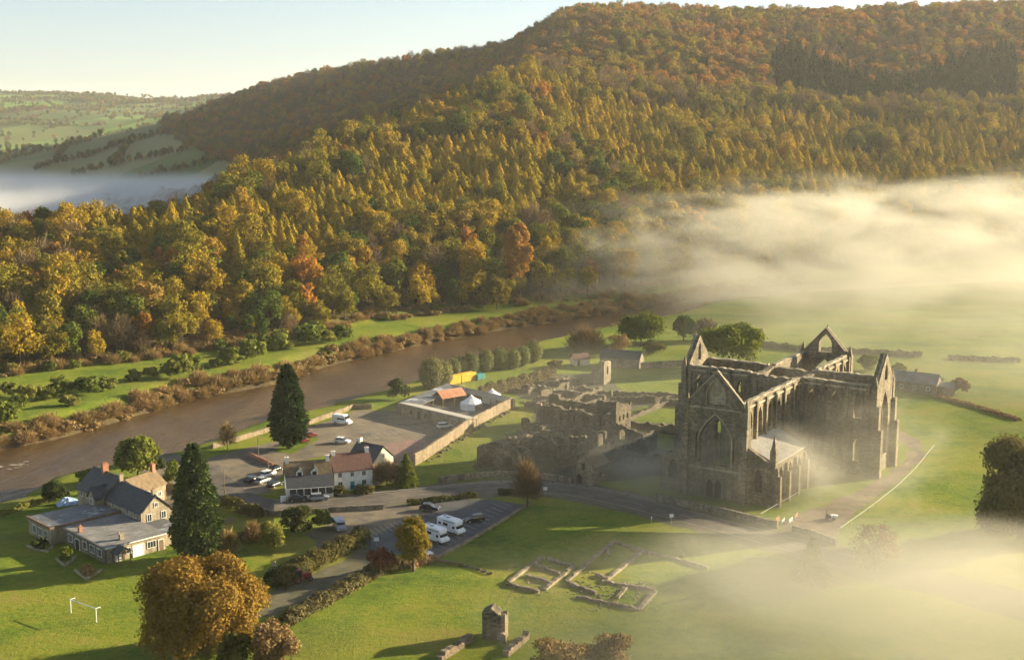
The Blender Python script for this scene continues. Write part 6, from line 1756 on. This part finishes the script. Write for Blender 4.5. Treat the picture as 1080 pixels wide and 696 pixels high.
bush('dark_shrub', 'round dark shrub alone on the bank left of the willow row', 420, 421, 399, 13, 'hedge', 32, 3000)
bush('scrub_bush', 'pale grey scrub on the bank left of the big rounded tree', 618, 372, 348, 19, 'twig', 33, 3000, .3, kind='twig')
bush('scrub_bush', 'olive scrub on the bank behind the barn', 652, 374, 352, 15, 'scrub', 34, 2500)
bush('scrub_bush', 'green scrub right above the barn roof', 690, 372, 358, 16, 'hedge', 35, 2500)
bush('lawn_bush', 'little clipped bush left of the garden shed', 585, 388, 377, 9, 'hedge', 36, 1500)
bush('farm_bush', 'round dark bush beside the far farmhouse', 948, 396, 383, 9, 'green', 37, 1500, .4)
bush('farm_bush', 'hazy bush behind the east gable right side', 915, 392, 374, 12, 'green', 38, 2000, .4)
bush('farm_bush', 'hazy bush right of the far farmhouse gable', 983, 410, 396, 13, 'green', 39, 2000, .4)
bush('farm_bush', 'pale hazy bush farthest right of the farmhouse', 1012, 416, 396, 10, 'twig', 40, 1500, .4)
bush('fog_bush', 'low thorny bush mass in the fog at the bottom edge, left one', 590, 712, 672, 34, 'scrub', 41, 4000, .24)
bush('fog_bush', 'low thorny bush mass in the fog at the bottom edge, right one', 642, 708, 668, 30, 'scrub', 42, 4000, .24)
bush('planter_shrub', 'young yellow shrub in the middle planter', 69, 594, 575, 7, 'bush_green', 43, 800)
bush('planter_shrub', 'low shrub in the planter nearest the porch', 92, 607, 594, 8, 'scrub', 44, 800)
bush('planter_shrub', 'dark shrub in the farthest planter', 42, 579, 566, 9, 'hedge', 45, 800)
bush('house_shrub', 'dark shrub in front of the white house', 357, 523, 512, 8, 'hedge', 46, 900)
bush('house_shrub', 'low dark shrubs along the white house front', 384, 520, 511, 12, 'hedge', 47, 1200)
# pollard willows along the bank
wil = [(455, 410, 14), (467, 408, 12), (478, 399, 9), (486, 396, 9), (496, 395, 10), (512, 392, 10), (527, 390, 10), (541, 389, 9), (551, 386, 9), (563, 382, 10)]
rsw = np.random.RandomState(5)
wv = []
for k in range(3):
    n = 2600; d = rsw.normal(size=(n, 3)); d /= np.linalg.norm(d, axis=1)[:, None]
    P0 = d * (1 - .3 * rsw.rand(n) ** 2)[:, None] * np.array([.92, .92, 1.08]) + np.array([0, 0, 1.08])
    P0 *= 1 + .05 * rsw.normal(size=(n, 1))
    v, f = leaf_quads(P0, d + np.array([0, 0, .3]) + rsw.normal(size=(n, 3)) * .4, rsw.uniform(.05, .11, n), rsw, .45); wv.append(np_mesh('willow_crown', v, f, M['willow']))
tb = trunk_mb(1.6, .16, 3, 5, .35).build('t', M['bark'], smooth=True); wtrunk = tb.data; bpy.data.objects.remove(tb)
wlab = ['fat grey green pollard willow, first in the row beside the dark shrub', 'pollard willow second in the row, touching the fat first one', 'small pollard willow just left of the yellow container', 'pollard willow behind the nearer yellow container', 'pollard willow behind the farther yellow container', 'pollard willow behind the teal skip', 'pollard willow second beyond the teal skip, above the ivy wall', 'pollard willow third beyond the teal skip', 'pollard willow fourth beyond the teal skip, before the last', 'pollard willow last in the row, nearest the garden shed']
for i, (x, y, r_) in enumerate(wil):
    p = g(x, y); s = size_at(p, r_)
    t = thing('willow_tree', wlab[i], 'willow', (p.x, p.y, T(p.x, p.y) - .05), i * 1.3, 'pollard willows along the near bank'); t.scale = (s, s, s * 1.1)
    link('crown', wv[i % 3], t); link('trunk', wtrunk, t)
# hedges
def hedge(name, label, pts, w, h, mat, dens=26, leaf=.26, seed=0, rough=.25):
    P = [g(*q).to_2d() for q in pts]; o = P[0]; rr = np.random.RandomState(seed)
    Cs, Ns = [], []
    for a, c2 in zip(P[:-1], P[1:]):
        L = (c2 - a).length; d = (c2 - a) / L; nn = Vector((-d.y, d.x)); n = int(L * (w + 2 * h) * dens)
        s = rr.uniform(0, L, n); th = rr.uniform(0, math.pi, n); k = 1 - .35 * rr.rand(n) ** 2
        wob = 1 + rough * np.sin(s * 1.1 + seed) * .5 + rough * (rr.rand(n) - .5)
        oy = np.cos(th) * np.abs(np.cos(th)) ** -.35 * w / 2 * k * wob; oz = np.abs(np.sin(th)) ** .6 * h * k * wob
        Cs.append(np.stack([a.x - o.x + d.x * s + nn.x * oy, a.y - o.y + d.y * s + nn.y * oy, oz], 1))
        Ns.append(np.stack([nn.x * np.cos(th), nn.y * np.cos(th), np.sin(th)], 1))
    Cc, Nn = np.concatenate(Cs), np.concatenate(Ns) + rr.normal(size=(sum(map(len, Cs)), 3)) * .5
    v, f = leaf_quads(Cc, Nn, leaf * rr.uniform(.6, 1.4, len(Cc)), rr, .6)
    return tag(link(name, np_mesh(name, v, f, M[mat]), None, (o.x, o.y, 0)), label, 'hedge')
hedge('hedge', 'low dark hedge between the road and the grey parking bays', [(430, 533), (465, 529), (503, 524)], 1.2, 1.2, 'hedge', seed=1)
hedge('hedge', 'short dark hedge at the right end of the parking by the bare tree', [(526, 522), (543, 521)], 1.4, 1.3, 'hedge', seed=2)
hedge('hedge', 'dark hedge at the road bend beside the brown pole', [(236, 533), (255, 540), (274, 547)], 2.4, 2.4, 'hedge', seed=3)
hedge('hedge', 'thick tall hedge between the gravel lane and the garden', [(294, 622), (320, 604), (350, 588), (384, 572)], 3.2, 3.0, 'hedge', dens=34, seed=4)
hedge('hedge', 'long straggling hedge between the lane and the big field', [(300, 660), (330, 643), (365, 624), (400, 604), (425, 596)], 2.8, 1.9, 'ivy', dens=34, seed=5, rough=.3)
hedge('hedge', 'dark hedge block beside the tractor and garden ornament', [(284, 617), (300, 608), (318, 600)], 2.6, 2.2, 'hedge', seed=6)
hedge('hedge', 'dark yew hedge crossing the shaded garden lawn', [(250, 572), (272, 566)], 1.6, 1.6, 'evergreen', seed=7)
hedge('hedge', 'ragged hedge joining the yellow tree to the kerb wall', [(430, 601), (448, 594), (458, 590)], 1.6, 1.2, 'scrub', seed=8, rough=.6)
hedge('ivy_wall', 'thick ivy covered wall behind the walled yard, below the willows', [(506, 421), (530, 415), (556, 408), (584, 400)], 2.2, 3.9, 'ivy', dens=20, leaf=.36, seed=9)
hedge('field_hedge', 'long dark hedge across the meadow behind the east gable', [(803, 365), (850, 371), (920, 374), (972, 377)], 3.0, 1.7, 'ivy', dens=7, leaf=.6, seed=10)
hedge('field_hedge', 'faint hedge line at the far right of the meadow', [(1000, 379), (1040, 381), (1075, 382)], 2.5, 1.4, 'ivy', dens=7, leaf=.6, seed=11)
hedge('field_hedge', 'rough hedge running down from the far farmhouse', [(985, 418), (1030, 430), (1075, 444)], 2.4, .8, 'scrub', dens=10, leaf=.4, seed=12)
hedge('lawn_hedge', 'low leafy edge along the bank below the inn lawn', [(0, 545), (30, 534), (55, 528)], 1.4, .9, 'bush_green', seed=13, rough=.6)
# russet bushes along the far bank
protoB = []
for k in range(5):
    c = crown_twigs(1.0, 1.05, 0, 900, 90 + k, .035, .9, .38) if k % 2 == 0 else crown_broad(1.0, 1.05, -.05, 620, .13, 90 + k, 9)
    protoB.append(np_mesh('river_scrub', c[0], c[1], M['scrub']))
FB = resample([p for p in far_bank if -220 < p.x < 200], 165)
rb = random.Random(8)
for i, (x, y) in enumerate(FB):
    for row in range(2):
        if row and rb.random() < .2: continue
        X_ = x + rb.uniform(-1.5, 1.5); Y_ = y + 1.6 + row * 4.5 + rb.uniform(-1, 1.2)
        if not (-10 < px_of(X_, Y_, -3)[0] < 1000): continue
        s = rb.uniform(2.0, 3.5) * (.9 if row else .85)
        o = link('river_scrub', protoB[rb.randrange(5)], None, (X_, Y_, T(X_, Y_) - .2), rb.uniform(0, 6.28), (s, s, s * rb.uniform(.8, 1.15)))
        tag(o, 'russet bush in the unbroken fringe along the far river bank', 'bush', 'russet bushes fringing the far bank')
NB = resample([p for p in near_bank if 8 < p.x < 160], 40)
for i, (x, y) in enumerate(NB):
    X_, Y_ = x + rb.uniform(-1, 1), y - 3 + rb.uniform(-1.5, 1)
    s = rb.uniform(1.3, 2.8)
    tag(link('bank_scrub', protoB[rb.randrange(5)], None, (X_, Y_, T(X_, Y_) - .2), rb.uniform(0, 6.28), s), 'grey brown scrub on the near bank between willows and church', 'bush', 'scrub along the near bank')
# shrubs on the strip of meadow across the river
sh = []
for k in range(3):
    c = crown_broad(1.0, 1.5, -.05, 700, .16, 120 + k, 10); sh.append(np_mesh('meadow_shrub', c[0], c[1], M['bush_green']))
MS = [(5, 446, 13), (27, 424, 11), (50, 421, 9), (60, 418, 12), (93, 416, 12), (113, 411, 9), (185, 398, 13), (205, 391, 9), (229, 388, 7), (244, 385, 11), (265, 382, 12), (287, 371, 12), (300, 368, 12), (322, 366, 12), (345, 362, 8), (362, 358, 9), (20, 434, 9), (75, 428, 8), (140, 402, 7), (160, 399, 7), (270, 368, 9), (330, 356, 9), (10, 418, 8)]
for i, (x, y, r_) in enumerate(MS):
    p = hit(x, y); s = size_at(p, r_) * 1.25
    tag(link('meadow_shrub', sh[i % 3], None, (p.x, p.y, p.z - .1), i * 1.7, (s, s, s * rb.uniform(.85, 1.1))), 'rounded green shrub on the grassy strip between river and wood', 'bush', 'green shrubs on the strip of meadow')
# undergrowth at the foot of the wood
ux, us = [], []
for s in np.arange(-.44, .12, .0055):
    for k in range(2):
        px_ = 540 + FPX * s / 1.0136
        kD = float(np.interp(s, _hs, _hD[:, 0])); Y_ = kD + 1 + rb.uniform(-3, 9); X_ = s * Y_ + rb.uniform(-2, 2)
        ux.append((X_, Y_)); us.append(rb.uniform(1.4, 3.0))
for (X_, Y_), s in zip(ux, us):
    if T(X_, Y_) < -1: continue
    m_ = protoB[rb.randrange(5)] if rb.random() < .85 else sh[rb.randrange(3)]
    tag(link('wood_edge_bush', m_, None, (X_, Y_, T(X_, Y_) - .2), rb.uniform(0, 6.28), (s, s, s * .95)), 'low bush in the tangled edge of the wood across the river', 'bush', 'bushes at the edge of the wood')
# ------------------------------------------------------------------ mist and haze
def fog(name, label, centre, size, dens, scale=.02, lo=.35, hi=.75, rz=0.0, seed=0.0, color=(.95, .92, .86), steps=1.0, base=.0, aniso=.35, flat=2.0):
    """a bank of mist: dense heart, billowing edges, inside a closed box"""
    mb = MB(); mb.box((0, 0, 0), (2, 2, 2))
    m = bpy.data.materials.new(name); m.use_nodes = True
    nt = m.node_tree; nt.nodes.remove(nt.nodes['Principled BSDF'])
    out = nt.nodes['Material Output']
    vol = nt.nodes.new('ShaderNodeVolumePrincipled')
    vol.inputs['Color'].default_value = (*color, 1); vol.inputs['Anisotropy'].default_value = aniso
    tc = nt.nodes.new('ShaderNodeTexCoord').outputs['Object']
    pos = nt.nodes.new('ShaderNodeNewGeometry').outputs['Position']
    ln = nt.nodes.new('ShaderNodeVectorMath'); ln.operation = 'LENGTH'; nt.links.new(tc, ln.inputs[0])
    mp = nt.nodes.new('ShaderNodeMapping'); mp.inputs['Location'].default_value = (seed, seed * .7, seed * .3); mp.inputs['Scale'].default_value = (scale, scale, scale * flat)
    nt.links.new(pos, mp.inputs['Vector'])
    n = _noise(nt, mp.outputs[0], 1.0, 3, .58, .5)
    # distance from the heart is bent by the noise, so the edge billows
    r2 = _math(nt, 'ADD', ln.outputs['Value'], _math(nt, 'MULTIPLY', _math(nt, 'SUBTRACT', n.outputs['Fac'], .5), -1.1))
    mr = nt.nodes.new('ShaderNodeMapRange'); mr.interpolation_type = 'SMOOTHSTEP'
    for k, v in (('From Min', .45), ('From Max', .95), ('To Min', 1.0), ('To Max', 0.0)): mr.inputs[k].default_value = v
    nt.links.new(r2, mr.inputs['Value'])
    edge = nt.nodes.new('ShaderNodeMapRange'); edge.interpolation_type = 'SMOOTHSTEP'
    for k, v in (('From Min', .72), ('From Max', 1.0), ('To Min', 1.0), ('To Max', 0.0)): edge.inputs[k].default_value = v
    nt.links.new(ln.outputs['Value'], edge.inputs['Value'])
    nr = nt.nodes.new('ShaderNodeMapRange'); nr.interpolation_type = 'SMOOTHSTEP'
    for k, v in (('From Min', lo), ('From Max', hi), ('To Min', base), ('To Max', 1.0)): nr.inputs[k].default_value = v
    nt.links.new(n.outputs['Fac'], nr.inputs['Value'])
    dd = _math(nt, 'MULTIPLY', _math(nt, 'MULTIPLY', mr.outputs[0], edge.outputs[0]), _math(nt, 'MULTIPLY', nr.outputs[0], dens))
    nt.links.new(dd, vol.inputs['Density'])
    nt.links.new(vol.outputs[0], out.inputs['Volume'])
    m.cycles.volume_step_rate = steps
    o = mb.build(name, m, loc=centre, rz=rz); o.scale = size
    return tag(o, label, 'mist', kind='stuff')
WARM = (.73, .69, .57)
fog('valley_mist', 'thick cream mist bank lying over the far meadow and river bend', (235, 672, 8), (300, 160, 56), .0125, .019, .41, .60, R(12), 3.1, WARM, aniso=.15, base=.1, flat=3.2)
fog('meadow_mist', 'thin mist over the bright meadow behind and right of the church', (250, 490, 2), (240, 230, 34), .0052, .016, .27, .64, R(-6), 21.0, WARM, aniso=.15, base=.3)
fog('ruin_mist', 'faint mist hanging over the ruins and the road', (32, 318, 4), (92, 92, 25), .0016, .025, .3, .62, R(10), 31.0, WARM, aniso=.15, base=.5)
fog('field_mist', 'low mist sheet over the near field at the bottom right', (82, 190, 0), (122, 52, 20), .026, .022, .26, .60, R(-4), 9.0, WARM, aniso=.15, base=.4)
fog('church_veil', 'thin veil of mist drifting in front of the west front and aisle', (50, 272, 1), (48, 25, 18), .034, .05, .34, .66, R(-20), 5.0, WARM, aniso=.15, base=.2)
fog('nave_veil', 'wisp of mist in the corner between nave and south transept', (77, 292, 9), (34, 24, 20), .014, .06, .34, .66, R(-30), 7.0, WARM, aniso=.15, base=.2)
fog('bend_mist', 'pale mist trailing over the river at the wooded bend', (55, 625, 6), (95, 50, 30), .022, .025, .34, .7, R(20), 12.0, WARM, aniso=.15, base=.08)
fog('far_mist', 'pale blue mist filling the shaded second valley at the left', (-430, 1040, -8), (500, 340, 58), .03, .006, .1, .4, R(-20), 15.0, (.98, .97, .95), aniso=.3, base=1.0, flat=1.0)
hz = MB(); hz.box((0, 2700, 160), (15000, 15000, 345))
hm = bpy.data.materials.new('haze'); hm.use_nodes = True
hm.node_tree.nodes.remove(hm.node_tree.nodes['Principled BSDF'])
pv = hm.node_tree.nodes.new('ShaderNodeVolumePrincipled')
pv.inputs['Color'].default_value = (.95, .94, .90, 1); pv.inputs['Density'].default_value = .000055; pv.inputs['Anisotropy'].default_value = .3
hm.node_tree.links.new(pv.outputs[0], hm.node_tree.nodes['Material Output'].inputs['Volume'])
tag(hz.build('haze', hm), 'thin warm morning haze', 'haze', kind='stuff')
